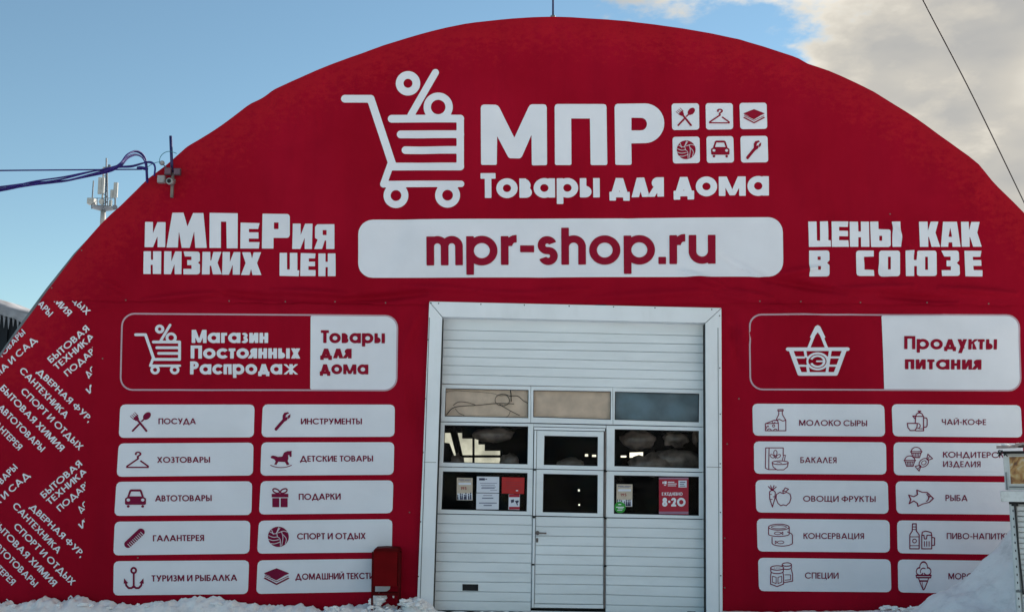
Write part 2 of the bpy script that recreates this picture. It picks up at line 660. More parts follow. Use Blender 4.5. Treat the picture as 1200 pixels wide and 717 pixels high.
def shape_mesh(sh, step, maxrun=10, bbox=None, fn=None):
    """marching squares; returns (verts Nx2, faces)"""
    x0, y0, x1, y1 = bbox or sh.bbox()
    x0 -= step * 1.013; y0 -= step * 1.017; x1 += step * 1.1; y1 += step * 1.1
    nx = int(math.ceil((x1 - x0) / step)); ny = int(math.ceil((y1 - y0) / step))
    gx = x0 + np.arange(nx + 1) * step; gy = y0 + np.arange(ny + 1) * step
    X, Y = np.meshgrid(gx, gy)
    V = (fn or sh.eval)(X, Y)
    V = np.where(np.abs(V) < 1e-9, 1e-9, V)
    ins = V < 0
    cnt = ins[:-1, :-1].astype(int) + ins[1:, :-1] + ins[:-1, 1:] + ins[1:, 1:]
    verts = []; faces = []; keys = {}

    def gv(i, j):
        k = (i, j)
        if k not in keys:
            keys[k] = len(verts); verts.append((gx[j], gy[i]))
        return keys[k]

    def ev(i, j, a, b):
        k = (i, j, a, b) if (i, j) < (a, b) else (a, b, i, j)
        if k not in keys:
            i, j, a, b = k
            va, vb = V[i, j], V[a, b]
            t = min(max(va / (va - vb), 0.02), 0.98)
            keys[k] = len(verts)
            verts.append((gx[j] + (gx[b] - gx[j]) * t, gy[i] + (gy[a] - gy[i]) * t))
        return keys[k]

    for i in range(ny):
        row = cnt[i]
        full = np.flatnonzero(row == 4)
        if len(full):
            brk = np.flatnonzero(np.diff(full) > 1)
            starts = np.concatenate(([0], brk + 1)); ends = np.concatenate((brk, [len(full) - 1]))
            for a, b in zip(starts, ends):
                j0, j1 = int(full[a]), int(full[b]) + 1
                while j0 < j1:
                    j2 = min(j0 + maxrun, j1)
                    faces.append((gv(i, j0), gv(i, j2), gv(i + 1, j2), gv(i + 1, j0)))
                    j0 = j2
        for j in np.flatnonzero((row > 0) & (row < 4)):
            j = int(j)
            cs = ((i, j), (i, j + 1), (i + 1, j + 1), (i + 1, j))
            f = []
            for k in range(4):
                a, b = cs[k], cs[(k + 1) % 4]
                if ins[a]:
                    f.append(gv(*a))
                if ins[a] != ins[b]:
                    f.append(ev(a[0], a[1], b[0], b[1]))
            if len(f) >= 3:
                faces.append(tuple(f))
    return np.array(verts).reshape(-1, 2), faces


# ------------------------------------------------------------------ facade outline and slack of the cloth
ARCH = [(-85, 900), (-80, 740), (-70, 620), (-55, 540), (-30, 470), (0, 416), (20, 387), (38, 362), (55, 339), (86, 298), (117, 262), (141, 240),
        (158, 223), (174, 208), (188, 198), (201, 187), (218, 172), (231, 164), (258, 147), (288, 124), (297, 119), (305, 115), (313, 110),
        (321, 104), (341, 95), (370, 82), (400, 70),
        (425, 61), (443, 54), (455, 50), (500, 36.5), (544, 27), (570, 24), (601, 21), (648, 19), (690, 21), (735, 24), (800, 32), (867, 45), (917, 61), (937, 68),
        (947, 74), (972, 82), (1001, 95), (1025, 107), (1048, 121), (1075, 138), (1101, 157), (1125, 174), (1148, 192), (1163, 211), (1180, 228), (1200, 248),
        (1240, 292), (1290, 355), (1330, 430), (1360, 510), (1375, 600), (1380, 740), (1382, 900)]


def arch_world(off=0.0, Y=Y0):
    P = [Vector((W(*p)[0], W(*p)[2])) for p in ARCH]
    out = []
    for i, p in enumerate(P):
        a = P[max(i - 1, 0)]; b = P[min(i + 1, len(P) - 1)]
        t = (b - a).normalized()
        nrm = Vector((-t.y, t.x))
        out.append((p.x + nrm.x * off, p.y + nrm.y * off))
    return out


def densify(P, n=2):
    Q = smooth_pts([Vector((p[0], p[1], 0)) for p in P], n)
    return [(q.x, q.y) for q in Q]


ARCH = densify(ARCH)
ARCHW = arch_world()
arch_shape = S().poly(ARCHW)

RIDGES = []                # (ax,az,bx,bz,width,amp)


def ridge(x0, y0, x1, y1, wpx, amp):
    a = W(x0, y0); b = W(x1, y1)
    RIDGES.append((a[0], a[2], b[0], b[2], wpx / 93.0, amp))


rr = random.Random(5)
for (x0, y0, x1, y1, w_, a_) in [
    (170, 352, 260, 344, 5, .014), (255, 343, 330, 350, 5, -.013), (320, 341, 410, 346, 5, .015), (400, 352, 500, 344, 5, -.016),
    (470, 336, 560, 341, 5, .010), (90, 357, 180, 360, 4, .008), (560, 342, 640, 349, 5, .010), (690, 350, 830, 342, 6, .010),
    (330, 356, 420, 362, 5, .010),
    (800, 318, 850, 338, 5, .012), (845, 300, 900, 330, 5, -.010), (850, 340, 905, 350, 5, .014), (900, 328, 990, 343, 5, -.014),
    (915, 322, 960, 314, 5, .010), (980, 340, 1070, 336, 5, .012), (1030, 346, 1120, 352, 5, -.013), (1100, 338, 1190, 345, 5, .012),
    (1040, 262, 1075, 300, 6, .010), (1010, 300, 1045, 330, 6, -.007), (845, 365, 880, 400, 6, .012), (855, 362, 868, 430, 6, -.012),
    (850, 420, 880, 380, 6, .007), (490, 365, 470, 420, 6, .009), (480, 440, 492, 520, 7, -.009), (840, 345, 960, 372, 7, .012),
    (970, 360, 1100, 366, 7, -.008), (120, 330, 150, 345, 5, .009), (600, 345, 690, 340, 5, .008)]:
    ridge(x0, y0, x1, y1, w_ * 0.72, a_ * 5.6)
for k in range(26):         # faint slack everywhere in the red
    x0 = rr.uniform(150, 1180); y0 = rr.uniform(70, 700); L_ = rr.uniform(30, 120); a_ = rr.uniform(-0.4, 0.4) + (math.pi / 2 if rr.random() < .5 else 0)
    ridge(x0, y0, x0 + L_ * math.cos(a_), y0 + L_ * math.sin(a_), rr.uniform(7, 13), rr.choice((-1, 1)) * rr.uniform(.010, .022))
for k in range(22):         # puckers along the rim
    p = ARCHW[min(16 + k * 4, len(ARCHW) - 9)]
    cx, cz = 0.5, 0.5
    d = Vector((cx - p[0], cz - p[1])).normalized()
    RIDGES.append((p[0], p[1], p[0] + d.x * rr.uniform(.3, .8), p[1] + d.y * rr.uniform(.3, .8), rr.uniform(.07, .12), rr.choice((-1, 1)) * rr.uniform(.008, .016)))


def slack(X, Z):
    """how far the cloth stands off its plane (towards +Y), numpy arrays"""
    D = 0.012 * np.sin(X * 1.7 + 0.6 * np.sin(Z * 1.1)) * np.sin(Z * 1.3 + 1.0) + 0.005 * np.sin(X * 4.1 + 2 * np.sin(Z * 2.3)) * np.cos(Z * 3.1)
    for ax, az, bx, bz, w, a in RIDGES:
        ex, ez = bx - ax, bz - az
        L2 = ex * ex + ez * ez
        t = ((X - ax) * ex + (Z - az) * ez) / L2
        tc = np.clip(t, 0, 1)
        d2 = (X - ax - tc * ex) ** 2 + (Z - az - tc * ez) ** 2
        w1 = w * (0.7 + 0.5 * np.sin(np.pi * tc))
        D = D - a * np.exp(-d2 / (w1 * w1)) * (0.35 + 0.65 * np.sin(np.pi * tc))
    return D


def rim_roll(X, Z):
    d = -arch_shape.eval(X, Z)               # distance inside the rim
    t = np.clip(1 - d / 0.42, 0, 1.4)
    return 0.05 * t ** 3, np.clip(1 - d / 0.85, 0, 1)


def cloth_y(X, Z, lift):
    r, rim = rim_roll(X, Z)
    return Y0 - lift + slack(X, Z) + r, rim


def print_mesh(name, P, faces, lift, mat, parent, keep=None):
    """P in photo measures on the facade"""
    X, Z = Wn(P)
    Yv, _ = cloth_y(X, Z, lift)
    if keep is not None:
        faces = [f for f in faces if keep(P[list(f)].mean(axis=0))]
    V = np.stack([X, Yv, Z], 1)
    # photo y runs down: flip so that the faces look at the viewer
    return mesh_obj(name, V.tolist(), faces, mat, parent, smooth=True)


SEAM = [(-100, 350), (45, 352), (300, 355.5), (503, 357.5), (845, 356.5), (1000, 356.5), (1190, 358.5), (1400, 362)]


def seam_z(X):
    pts = [(W(x, y)[0], W(x, y)[2]) for x, y in SEAM]
    return np.interp(X, [p[0] for p in pts], [p[1] for p in pts])


GX0, GX1 = W(496, 500)[0], W(843, 500)[0]
GZ1 = W(600, 362)[2]


def banner_mesh(name, which, step, lift, parent):
    gate = S().poly([(W(495, 760)[0], W(495, 760)[2]), (W(843, 760)[0], W(843, 760)[2]), (W(842, 366)[0], W(842, 366)[2]), (W(506, 359)[0], W(506, 359)[2])])

    def fn(X, Z):
        d = arch_shape.eval(X, Z)
        d = np.maximum(d, -gate.eval(X, Z))
        sz = seam_z(X)
        wob = 0.006 * np.sin(X * 9) + 0.004 * np.sin(X * 23)
        if which == 'top':
            d = np.maximum(d, (sz + wob) - Z)
        else:
            d = np.maximum(d, Z - (sz + 0.10))
            d = np.maximum(d, X - 1.2 if which == 'left' else 1.2 - X)
            d = np.maximum(d, -0.12 - Z)
        return d
    xs = [p[0] for p in ARCHW]
    bb = (min(xs), -0.3, max(xs), W(648, 15)[2])
    if which == 'left':
        bb = (min(xs), -0.3, 1.0, GZ1 + 0.5)
    if which == 'right':
        bb = (1.0, -0.3, max(xs), GZ1 + 0.5)
    P, faces = shape_mesh(None, step, maxrun=1, bbox=bb, fn=fn)
    X, Z = P[:, 0], P[:, 1]
    Yv, rim = cloth_y(X, Z, lift)
    V = np.stack([X, Yv, Z], 1)
    o = mesh_obj(name, V.tolist(), faces, MATS['vinyl_red'], parent, smooth=True)
    at = o.data.attributes.new('rim', 'FLOAT', 'POINT')
    at.data.foreach_set('value', rim.astype(np.float32))
    return o


# ------------------------------------------------------------------ lettering
def rrp(x0, y0, x1, y1, r):
    """rectangle with its right side rounded by r"""
    pts = [(x0, y0)]
    for k in range(9):
        a = R(-90 + k * 90 / 8)
        pts.append((x1 - r + r * math.cos(a), y0 + r + r * math.sin(a)))
    for k in range(9):
        a = R(k * 90 / 8)
        pts.append((x1 - r + r * math.cos(a), y1 - r + r * math.sin(a)))
    pts.append((x0, y1))
    return pts


def glyph(ch, H=1.0, w=0.17):
    """one letter, cap height H, stem w, y up -> (shape, advance)"""
    s = S()
    wd = w * 1.13
    wh = w * 0.92

    def V(x, y0=0, y1=H): s.box(x, y0, x + w, y1)
    def Hb(y, x0, x1): s.box(x0, y, x1, y + wh)
    def D(xa, ya, xb, yb): s.poly([(xa, ya), (xa + wd, ya), (xb + wd, yb), (xb, yb)])
    def bowl(x1, y0, y1):
        s.poly(rrp(0, y0, x1, y1, (y1 - y0) / 2)); return lambda: s.poly(rrp(0, y0 + wh, x1 - w, y1 - wh, max(0.01, (y1 - y0) / 2 - wh)), True)
    if ch in 'ОO0':
        r = 0.51 * H
        s.circ(r, H / 2, r); s.circ(r, H / 2, r - w, True); return s, 2 * r
    if ch in 'СЭ':
        r = 0.51 * H
        s.circ(r, H / 2, r); s.circ(r, H / 2, r - w, True)
        s.poly([(r, H / 2), (r + 2 * H, H / 2 + 1.55 * H), (r + 2 * H, H / 2 - 1.55 * H)], True)
        if ch == 'Э':
            s = s.mirror(2 * r); s.box(r * 0.7, H / 2 - w * .42, 2 * r - w * .6, H / 2 + w * .42)
            return s, 2 * r
        return s, 1.76 * r
    if ch == 'Г':
        V(0); Hb(H - wh, 0, .50 * H); return s, .50 * H
    if ch == 'П':
        V(0); V(.72 * H - w); Hb(H - wh, 0, .72 * H); return s, .72 * H
    if ch == 'Н':
        V(0); V(.72 * H - w); Hb(H / 2 - wh / 2, 0, .7 * H); return s, .72 * H
    if ch in 'ИЙ':
        wdt = .76 * H
        V(0); V(wdt - w); s.poly([(w * .2, 0), (w * 1.15, 0), (wdt - w * .2, H), (wdt - w * 1.15, H)])
        if ch == 'Й':
            s.sector(wdt / 2, H * 1.24, .17 * H, .17 * H - w * .6, 180, 360)
        return s, wdt
    if ch == 'М':
        wdt = max(.92 * H, 4.1 * w)
        V(0); V(wdt - w)
        m = wdt / 2
        s.poly([(w * .1, H), (w * 1.2, H), (m, H * .34), (wdt - w * 1.2, H), (wdt - w * .1, H), (m + w * .42, 0.03 * H), (m - w * .42, 0.03 * H)])
        return s, wdt
    if ch == 'А':
        wdt = .92 * H
        D(0, 0, wdt / 2 - wd / 2, H); D(wdt - wd, 0, wdt / 2 - wd / 2, H); Hb(.22 * H, .16 * H, wdt - .16 * H); return s, wdt
    if ch == 'Л':
        wdt = .86 * H
        D(0, 0, wdt / 2 - wd / 2, H); D(wdt - wd, 0, wdt / 2 - wd / 2, H); return s, wdt
    if ch == 'Д':
        wdt = .98 * H
        D(.07 * H, wh * .5, wdt / 2 - wd / 2, H); D(wdt - wd - .07 * H, wh * .5, wdt / 2 - wd / 2, H)
        Hb(0, 0, wdt); s.box(0, -.17 * H, w, wh); s.box(wdt - w, -.17 * H, wdt, wh); return s, wdt
    if ch == 'Б':
        f = bowl(.60 * H, 0, .60 * H); f(); V(0); Hb(H - wh, 0, .50 * H); return s, .60 * H
    if ch == 'В':
        f = bowl(.60 * H, 0, .56 * H); g = bowl(.54 * H, .56 * H - wh, H); f(); g(); V(0); return s, .60 * H
    if ch == 'Р':
        f = bowl(.58 * H, .40 * H, H); f(); V(0); return s, .58 * H
    if ch == 'Я':
        f = bowl(.58 * H, .42 * H, H); f(); V(0); D(.44 * H - 0 * w, 0, .16 * H, .48 * H)
        return s.mirror(.60 * H), .60 * H
    if ch in 'ЬЫ':
        f = bowl(.56 * H, 0, .60 * H); f(); V(0)
        if ch == 'Ы':
            V(.56 * H + .08 * H); return s, .64 * H + w
        return s, .56 * H
    if ch == 'Е':
        V(0); Hb(0, 0, .50 * H); Hb(H - wh, 0, .50 * H); Hb(H / 2 - wh / 2, 0, .46 * H); return s, .50 * H
    if ch == 'З':
        r1 = .30 * H
        s.sector(.24 * H, .285 * H, r1, r1 - w, -145, 90); s.sector(.24 * H, .735 * H, .265 * H, .265 * H - w * .95, -90, 145)
        s.box(.16 * H, .5 * H - wh / 2, .28 * H, .5 * H + wh / 2 + .02 * H); return s, .55 * H
    if ch == 'К':
        V(0); s.poly([(w * .6, .40 * H), (w * .6, .62 * H), (.50 * H, H), (.50 * H + wd * .95 + .05 * H, H)])
        s.poly([(w + .08 * H, .56 * H), (w + .08 * H + .13 * H, .64 * H), (.66 * H + w * .2, 0), (.66 * H - wd, 0)]); return s, .67 * H
    if ch == 'Т':
        wdt = .56 * H
        V(wdt / 2 - w / 2); Hb(H - wh, 0, wdt); return s, wdt
    if ch == 'У':
        wdt = .76 * H
        D(.17 * H, 0, wdt - wd, H); D(.33 * H, .28 * H, 0, H); return s, wdt
    if ch == 'Х':
        wdt = .76 * H
        D(0, 0, wdt - wd, H); D(wdt - wd, 0, 0, H); return s, wdt
    if ch == 'Ж':
        wdt = 1.32 * H
        m_ = wdt / 2; t_ = wd * .8
        for q in (-1, 1):
            s.poly([(m_, H * .5 - .1 * H), (m_, H * .5 + .1 * H), (m_ + q * (m_ - t_), H), (m_ + q * m_, H), (m_ + q * .12 * H, H * .5)])
            s.poly([(m_, H * .5 - .1 * H), (m_, H * .5 + .1 * H), (m_ + q * .12 * H, H * .5), (m_ + q * m_, 0), (m_ + q * (m_ - t_), 0)])
        V(wdt / 2 - w * .42, 0, H); return s, wdt
    if ch == 'Ф':
        wdt = .96 * H
        s.ell(wdt / 2, H / 2, wdt / 2, .33 * H); s.ell(wdt / 2, H / 2, wdt / 2 - w, .33 * H - wh, neg=True); V(wdt / 2 - w / 2, -.03 * H, 1.03 * H)
        return s, wdt
    if ch == 'Ц':
        V(0); V(.70 * H - w); Hb(0, 0, .82 * H); s.box(.82 * H - w * .8, -.16 * H, .82 * H, wh); return s, .82 * H
    if ch in 'ЩШ':
        V(0); V(.5 * H - w / 2); V(1.0 * H - w); Hb(0, 0, H)
        if ch == 'Щ':
            Hb(0, 0, 1.12 * H); s.box(1.12 * H - w * .8, -.16 * H, 1.12 * H, wh); return s, 1.12 * H
        return s, H
    if ch == 'Ч':
        V(.62 * H - w); V(0, .56 * H); s.poly([(0, .58 * H), (.06 * H, .42 * H), (.2 * H, .36 * H), (.6 * H, .36 * H), (.6 * H, .36 * H + wh), (.22 * H, .36 * H + wh), (w, .62 * H)])
        return s, .62 * H
    if ch == '-':
        s.box(0, .34 * H, .36 * H, .34 * H + w * .95); return s, .36 * H
    if ch == '.':
        s.box(0, 0, w, w); return s, w
    if ch == ',':
        s.poly([(0, 0), (w * .3, -w), (w * .8, -w), (w, 0), (w, w), (0, w)]); return s, w
    if ch == '·':
        s.box(0, .42 * H, w, .42 * H + w); return s, w
    if ch == '8':
        s.circ(.31 * H, .29 * H, .31 * H); s.circ(.31 * H, .75 * H, .27 * H); s.circ(.31 * H, .29 * H, .31 * H - w, True); s.circ(.31 * H, .75 * H, .27 * H - w, True)
        return s, .62 * H
    if ch == '9':
        s.circ(.31 * H, .69 * H, .31 * H); s.circ(.31 * H, .69 * H, .31 * H - w, True); s.poly([(.12 * H, 0), (.12 * H + wd, 0), (.6 * H, .6 * H), (.42 * H, .5 * H)]); return s, .62 * H
    if ch == '1':
        V(.16 * H); s.poly([(0, H * .72), (0, H * .86), (.2 * H, H), (.2 * H, H - w)]); return s, .16 * H + w
    if ch == '5':
        s.sector(.28 * H, .32 * H, .32 * H, .32 * H - w, -140, 120); s.box(.08 * H, .5 * H, .08 * H + w, H); Hb(H - wh, .08 * H, .56 * H); return s, .6 * H
    if ch == '2':
        s.sector(.30 * H, .70 * H, .30 * H, .30 * H - w, -25, 180); s.poly([(0, 0), (w * 1.4, 0), (.60 * H, .62 * H), (.60 * H - w, .68 * H)]); Hb(0, 0, .60 * H); return s, .60 * H
    # ---- lower case (x height is 0.78 of the capitals)
    xh = 0.78 * H
    if ch in 'рp':
        r = xh / 2 + .01
        s.circ(r, xh / 2, r); s.circ(r, xh / 2, r - w, True); s.box(0, -.26 * H, w, xh); return s, 2 * r
    if ch == 'а':
        r = xh / 2 + .01
        s.circ(r, xh / 2, r); s.circ(r, xh / 2, r - w, True); s.box(2 * r - w, 0, 2 * r, xh); return s, 2 * r
    if ch == 'у':
        wdt = .78 * xh
        D(.06 * xh, -.28 * H, wdt - wd, xh); D(.30 * xh, .12 * xh, 0, xh); return s, wdt
    if ch in 'mhnru':
        r = .245 * H
        if ch == 'u':
            s.box(0, r * 1.2, w, xh); s.box(2 * r + w - w * .0 - w, 0, 2 * r + w - w + w, xh)
            rr_ = (2 * r + w) / 2
            s.sector(rr_, rr_, rr_, rr_ - w, 180, 360); s.box(0, rr_, w, xh); s.box(2 * rr_ - w, 0, 2 * rr_, xh); return s, 2 * rr_
        s.box(0, 0, w, H if ch == 'h' else xh)
        ro = w + r * 0.72 if ch != 'm' else w + r * .62
        ro = (2 * w + .235 * H) / 2 if ch != 'm' else (2 * w + .15 * H) / 2 + .01
        if ch == 'r':
            s.sector(w + .20 * H, xh - .27 * H, .30 * H, .30 * H - w, 88, 180); s.box(w + .1 * H, xh - w + .02 * H, w + .21 * H, xh + .02 * H); return s, w + .21 * H
        s.sector(ro, xh - ro + .01, ro, ro - w, 0, 180); s.box(2 * ro - w, 0, 2 * ro, xh - ro + .02)
        if ch == 'm':
            x2 = 2 * ro - w
            s.sector(x2 + ro, xh - ro + .01, ro, ro - w, 0, 180); s.box(x2 + 2 * ro - w, 0, x2 + 2 * ro, xh - ro + .02)
            return s, x2 + 2 * ro
        return s, 2 * ro
    if ch == 's':
        h = xh
        r = (h / 2 + w / 2) / 2
        s.sector(r * 1.02, h - r, r, r - w, 20, 270); s.sector(r * 1.12, r, r, r - w, -160, 90); s.box(r * 1.0, h / 2 - w / 2, r * 1.14, h / 2 + w / 2); return s, 2.14 * r
    if ch == 'o':
        return glyph('О', xh, w)
    up = ch.upper()
    if up != ch:
        return glyph(up, xh, w)
    return s, .3


GC = {}


def glyph_mesh(ch, w, res):
    k = (ch, w, res)
    if k not in GC:
        s, adv = glyph(ch, 1.0, w)
        P, F = shape_mesh(s, 1.0 / res, maxrun=5)
        GC[k] = (P, F, adv)
    return GC[k]


def text_geo(txt, p0, p1, cap, w=0.17, gap=0.09, space=0.38, res=26, upv=None):
    """txt from baseline start p0 to baseline end p1 (photo measures)"""
    adv = []
    x = 0
    items = []
    for i, ch in enumerate(txt):
        if ch == ' ':
            x += space - gap
            continue
        P, F, a = glyph_mesh(ch, w, res)
        g = gap
        if items and items[-1][0] + ch in ('ТО', 'УД', 'ДА', 'ГА', 'АЛ', 'ЛА', 'РА', 'АТ', 'КО', 'То', 'РУ', 'УК', 'АВ', 'ТА'):
            x -= gap * .6
        items.append((ch, x, P, F))
        x += a + g
    total = x - gap
    L_ = math.hypot(p1[0] - p0[0], p1[1] - p0[1])
    sx = L_ / total
    d = ((p1[0] - p0[0]) / L_, (p1[1] - p0[1]) / L_)
    u = upv or (d[1], -d[0])
    VV = []; FF = []; n = 0
    for ch, ox, P, F in items:
        gx = (P[:, 0] + ox) * sx; gy = P[:, 1] * cap
        VV.append(np.stack([p0[0] + gx * d[0] + gy * u[0], p0[1] + gx * d[1] + gy * u[1]], 1))
        FF += [tuple(i + n for i in f) for f in F]
        n += len(P)
    return np.concatenate(VV), FF


def text(name, txt, p0, p1, cap, parent, mat='print_white', lift=0.007, keep=None, **kw):
    P, F = text_geo(txt, p0, p1, cap, **kw)
    return print_mesh(name, P, F, lift, MATS[mat], parent, keep)


def quad_map(P, w, h, Q):
    u = P[:, 0:1] / w; v = P[:, 1:2] / h
    a, b, c, d = [np.array(q) for q in Q]
    return a * (1 - u) * (1 - v) + b * u * (1 - v) + c * u * v + d * (1 - u) * v


def rounded_pts(x0, y0, x1, y1, r):
    out = []
    for cx, cy, a in ((x1 - r, y0 + r, -90), (x1 - r, y1 - r, 0), (x0 + r, y1 - r, 90), (x0 + r, y0 + r, 180)):
        for k in range(7):
            out.append((cx + r * math.cos(R(a + 15 * k)), cy + r * math.sin(R(a + 15 * k))))
    return out


def rounded_panel(name, Q, r, parent, mat='print_white', lift=0.004, step=3.0, outline=None):
    w = (math.dist(Q[0], Q[1]) + math.dist(Q[2], Q[3])) / 2
    h = (math.dist(Q[1], Q[2]) + math.dist(Q[0], Q[3])) / 2
    s = S()
    if outline:
        s.line(rounded_pts(outline / 2, outline / 2, w - outline / 2, h - outline / 2, r), outline, closed=True)
        step = min(step, 0.9)
    else:
        s.poly(rounded_pts(0, 0, w, h, r))
    P, F = shape_mesh(s, step, maxrun=2 if not outline else 4)
    return print_mesh(name, quad_map(P, w, h, Q), F, lift, MATS[mat], parent)


def draw(name, sh, box, parent, mat='print_maroon', lift=0.008, src=(0, 0, 100, 100), res=90, minstroke=None):
    """drawing in the box src placed on the facade box (x0,y0,x1,y1)"""
    step = (src[2] - src[0]) / res
    P, F = shape_mesh(sh, step, maxrun=6)
    sx = (box[2] - box[0]) / (src[2] - src[0]); sy = (box[3] - box[1]) / (src[3] - src[1])
    Q = np.stack([box[0] + (P[:, 0] - src[0]) * sx, box[1] + (P[:, 1] - src[1]) * sy], 1)
    return print_mesh(name, Q, F, lift, MATS[mat], parent)


# ------------------------------------------------------------------ pictograms (0..100, y down)
def ic_fork():
    s = S()
    s.line([(82, 14), (82, 14)], 1)
    s.ell(80, 22, 22, 15, -48); s.line([(66, 38), (56, 48)], 7); s.line([(42, 64), (14, 95)], 9)
    s.line([(34, 38), (78, 95)], 10)
    s.poly([(18, 32), (34, 17), (43, 34), (42, 42), (30, 47), (20, 40)])
    for k in range(4):
        x, y = 3 + k * 6.6, 23 - k * 6.2
        s.line([(x, y), (x + 17, y + 17)], 3.0)
    return s


def ic_wrench():
    s = S()
    s.line([(12, 90), (66, 36)], 17)
    s.poly([(52, 40), (52, 18), (62, 4), (84, 0), (92, 6), (78, 12), (70, 20), (84, 28), (80, 42), (66, 50)])
    s.poly([(84, 20), (100, 10), (98, 26), (86, 38)])
    s.line([(72, 26), (92, 10)], 5, neg=True)
    return s


def ic_hanger():
    s = S()
    s.arc(52, 14, 10, 8, -200, 60); s.line([(58, 22), (50, 30), (52, 42)], 8)
    s.line([(52, 42), (6, 86), (5, 93), (94, 93), (94, 86), (64, 56)], 8)
    return s


def ic_horse():
    s = S()
    s.poly([(54, 34), (62, 12), (76, 3), (98, 2), (96, 10), (96, 34), (88, 38), (86, 26), (80, 26), (82, 46), (78, 60), (86, 80), (74, 84), (66, 66), (36, 64),
            (28, 82), (18, 80), (24, 62), (18, 50), (4, 44), (2, 34), (12, 28), (26, 32), (34, 36)])
    s.arc(48, 10, 88, 4.5, 58, 122)
    return s


def ic_car():
    s = S()
    s.poly([(12, 42), (22, 6), (28, 0), (72, 0), (78, 6), (88, 42), (98, 50), (98, 80), (92, 84), (8, 84), (2, 80), (2, 50)])
    s.poly([(22, 38), (30, 12), (70, 12), (78, 38)], True)
    s.circ(17, 58, 8, True); s.circ(83, 58, 8, True)
    s.line([(17, 92), (17, 93)], 13); s.line([(83, 92), (83, 93)], 13)
    return s


def ic_gift():
    s = S()
    s.box(2, 32, 98, 50); s.box(6, 54, 94, 100); s.box(47, 30, 53, 100, True); s.box(47, 30, 53, 50)
    s.box(46, 50, 54, 100, True)
    s.ell(28, 18, 20, 10, 20, w=7); s.ell(72, 18, 20, 10, -20, w=7)
    return s


def ic_comb():
    s = S()
    s.line([(20, 78), (80, 20)], 36)
    for k in range(9):
        t = k / 8
        x, y = 28 + t * 60, 88 - t * 58
        s.line([(x + 14, y + 14), (x - 9, y - 10)], 3.9, neg=True)
    return s


def ic_anchor():
    s = S()
    s.ring(50, 15, 16, 9); s.line([(50, 28), (50, 90)], 9)
    s.line([(12, 66), (14, 82), (26, 94), (40, 94), (50, 84), (60, 94), (74, 94), (86, 82), (88, 66)], 9)
    s.poly([(2, 74), (4, 50), (24, 72)]); s.poly([(98, 74), (96, 50), (76, 72)])
    return s


def ic_ball():
    s = S()
    s.circ(50, 50, 50)
    for pts in ([(4, 44), (26, 52), (46, 50)], [(46, 50), (44, 30), (58, 6)], [(46, 50), (58, 62), (60, 96)],
                [(10, 26), (28, 34), (40, 32), (52, 4)], [(2, 62), (26, 68), (52, 64)], [(14, 84), (34, 84), (58, 76)],
                [(66, 26), (72, 54), (66, 94)], [(50, 30), (74, 22), (92, 26)], [(74, 40), (88, 60), (84, 84)], [(26, 38), (18, 16)]):
        s.line([(p.x, p.y) for p in smooth_pts([Vector((*q, 0)) for q in pts], 5)], 3.6, neg=True)
    return s


def ic_books():
    s = S()
    s.poly([(50, 0), (98, 28), (50, 70), (50, 70), (2, 28)])
    s.poly([(2, 28), (50, 70), (46, 78), (2, 40)], True)
    s.poly([(2, 32), (50, 62), (98, 32), (98, 28), (50, 0), (2, 28)])
    s.line([(4, 46), (50, 78), (96, 46)], 3.5); s.line([(4, 58), (50, 93), (96, 58)], 8)
    s.line([(6, 38), (48, 68)], 3)
    return s


def ic_basket():
    s = S()
    L_ = s.line
    L_([(4, 47), (96, 47)], 7)
    L_([(8, 47), (22, 95), (78, 95), (92, 47)], 7)
    L_([(30, 47), (36, 95)], 4.2); L_([(70, 47), (64, 95)], 4.2)
    L_([(14, 63), (86, 63)], 4); L_([(18, 79), (82, 79)], 4)
    s.circ(50, 70.5, 17.5); s.circ(50, 70.5, 13.8, True)
    s.ring(50, 70.5, 12.2, 3.6); s.poly([(50, 70.5), (30, 63), (30, 78)], True); s.ring(50, 70.5, 17.5, 3)
    L_([(49, 70.5), (60, 70.5)], 3)
    L_([(36, 45), (44, 20)], 4.6); L_([(64, 45), (56, 20)], 4.6)
    s.poly([(38, 24), (46, 3), (50, 0), (54, 3), (62, 24), (58, 28), (50, 14), (42, 28)])
    return s


def ic_milk():
    s = S(); w = 4
    L_ = s.line
    L_([(60, 2), (84, 2), (84, 8), (60, 8)], w, closed=True)
    L_([(64, 8), (64, 24), (54, 44), (52, 50)], w); L_([(80, 8), (80, 24), (96, 50), (96, 98), (64, 98)], w)
    L_([(54, 50), (66, 46), (82, 54), (96, 50)], w)
    L_([(2, 66), (44, 50), (58, 52), (62, 64), (62, 98), (2, 98), (2, 66), (62, 64)], w)
    s.ring(40, 76, 7, 3.4); s.arc(20, 98, 9, 3.4, -180, 0); s.arc(48, 98, 8, 3.4, -180, 0); s.ring(14, 78, 4, 3); s.arc(40, 58, 6, 3, 0, 180); s.arc(2, 84, 6, 3, -90, 90)
    return s


def ic_cereal():
    s = S(); w = 3.6
    L_ = s.line
    L_([(30, 96), (16, 96), (2, 90), (2, 2), (76, 2), (76, 34)], w); L_([(16, 2), (16, 96)], w); L_([(16, 96), (44, 96)], w)
    s.ell(43, 24, 7, 12, 0, w=3); s.ell(30, 38, 10, 6, 35, w=3); s.ell(56, 38, 10, 6, -35, w=3); L_([(43, 36), (43, 48)], 3)
    s.ell(64, 66, 34, 8, 0, w=w); L_([(30, 66), (34, 84), (50, 97), (78, 97), (94, 84), (98, 66)], w); L_([(72, 58), (78, 34), (86, 34), (80, 60)], 3)
    L_([(50, 66), (60, 64), (70, 68)], 2.6)
    return s


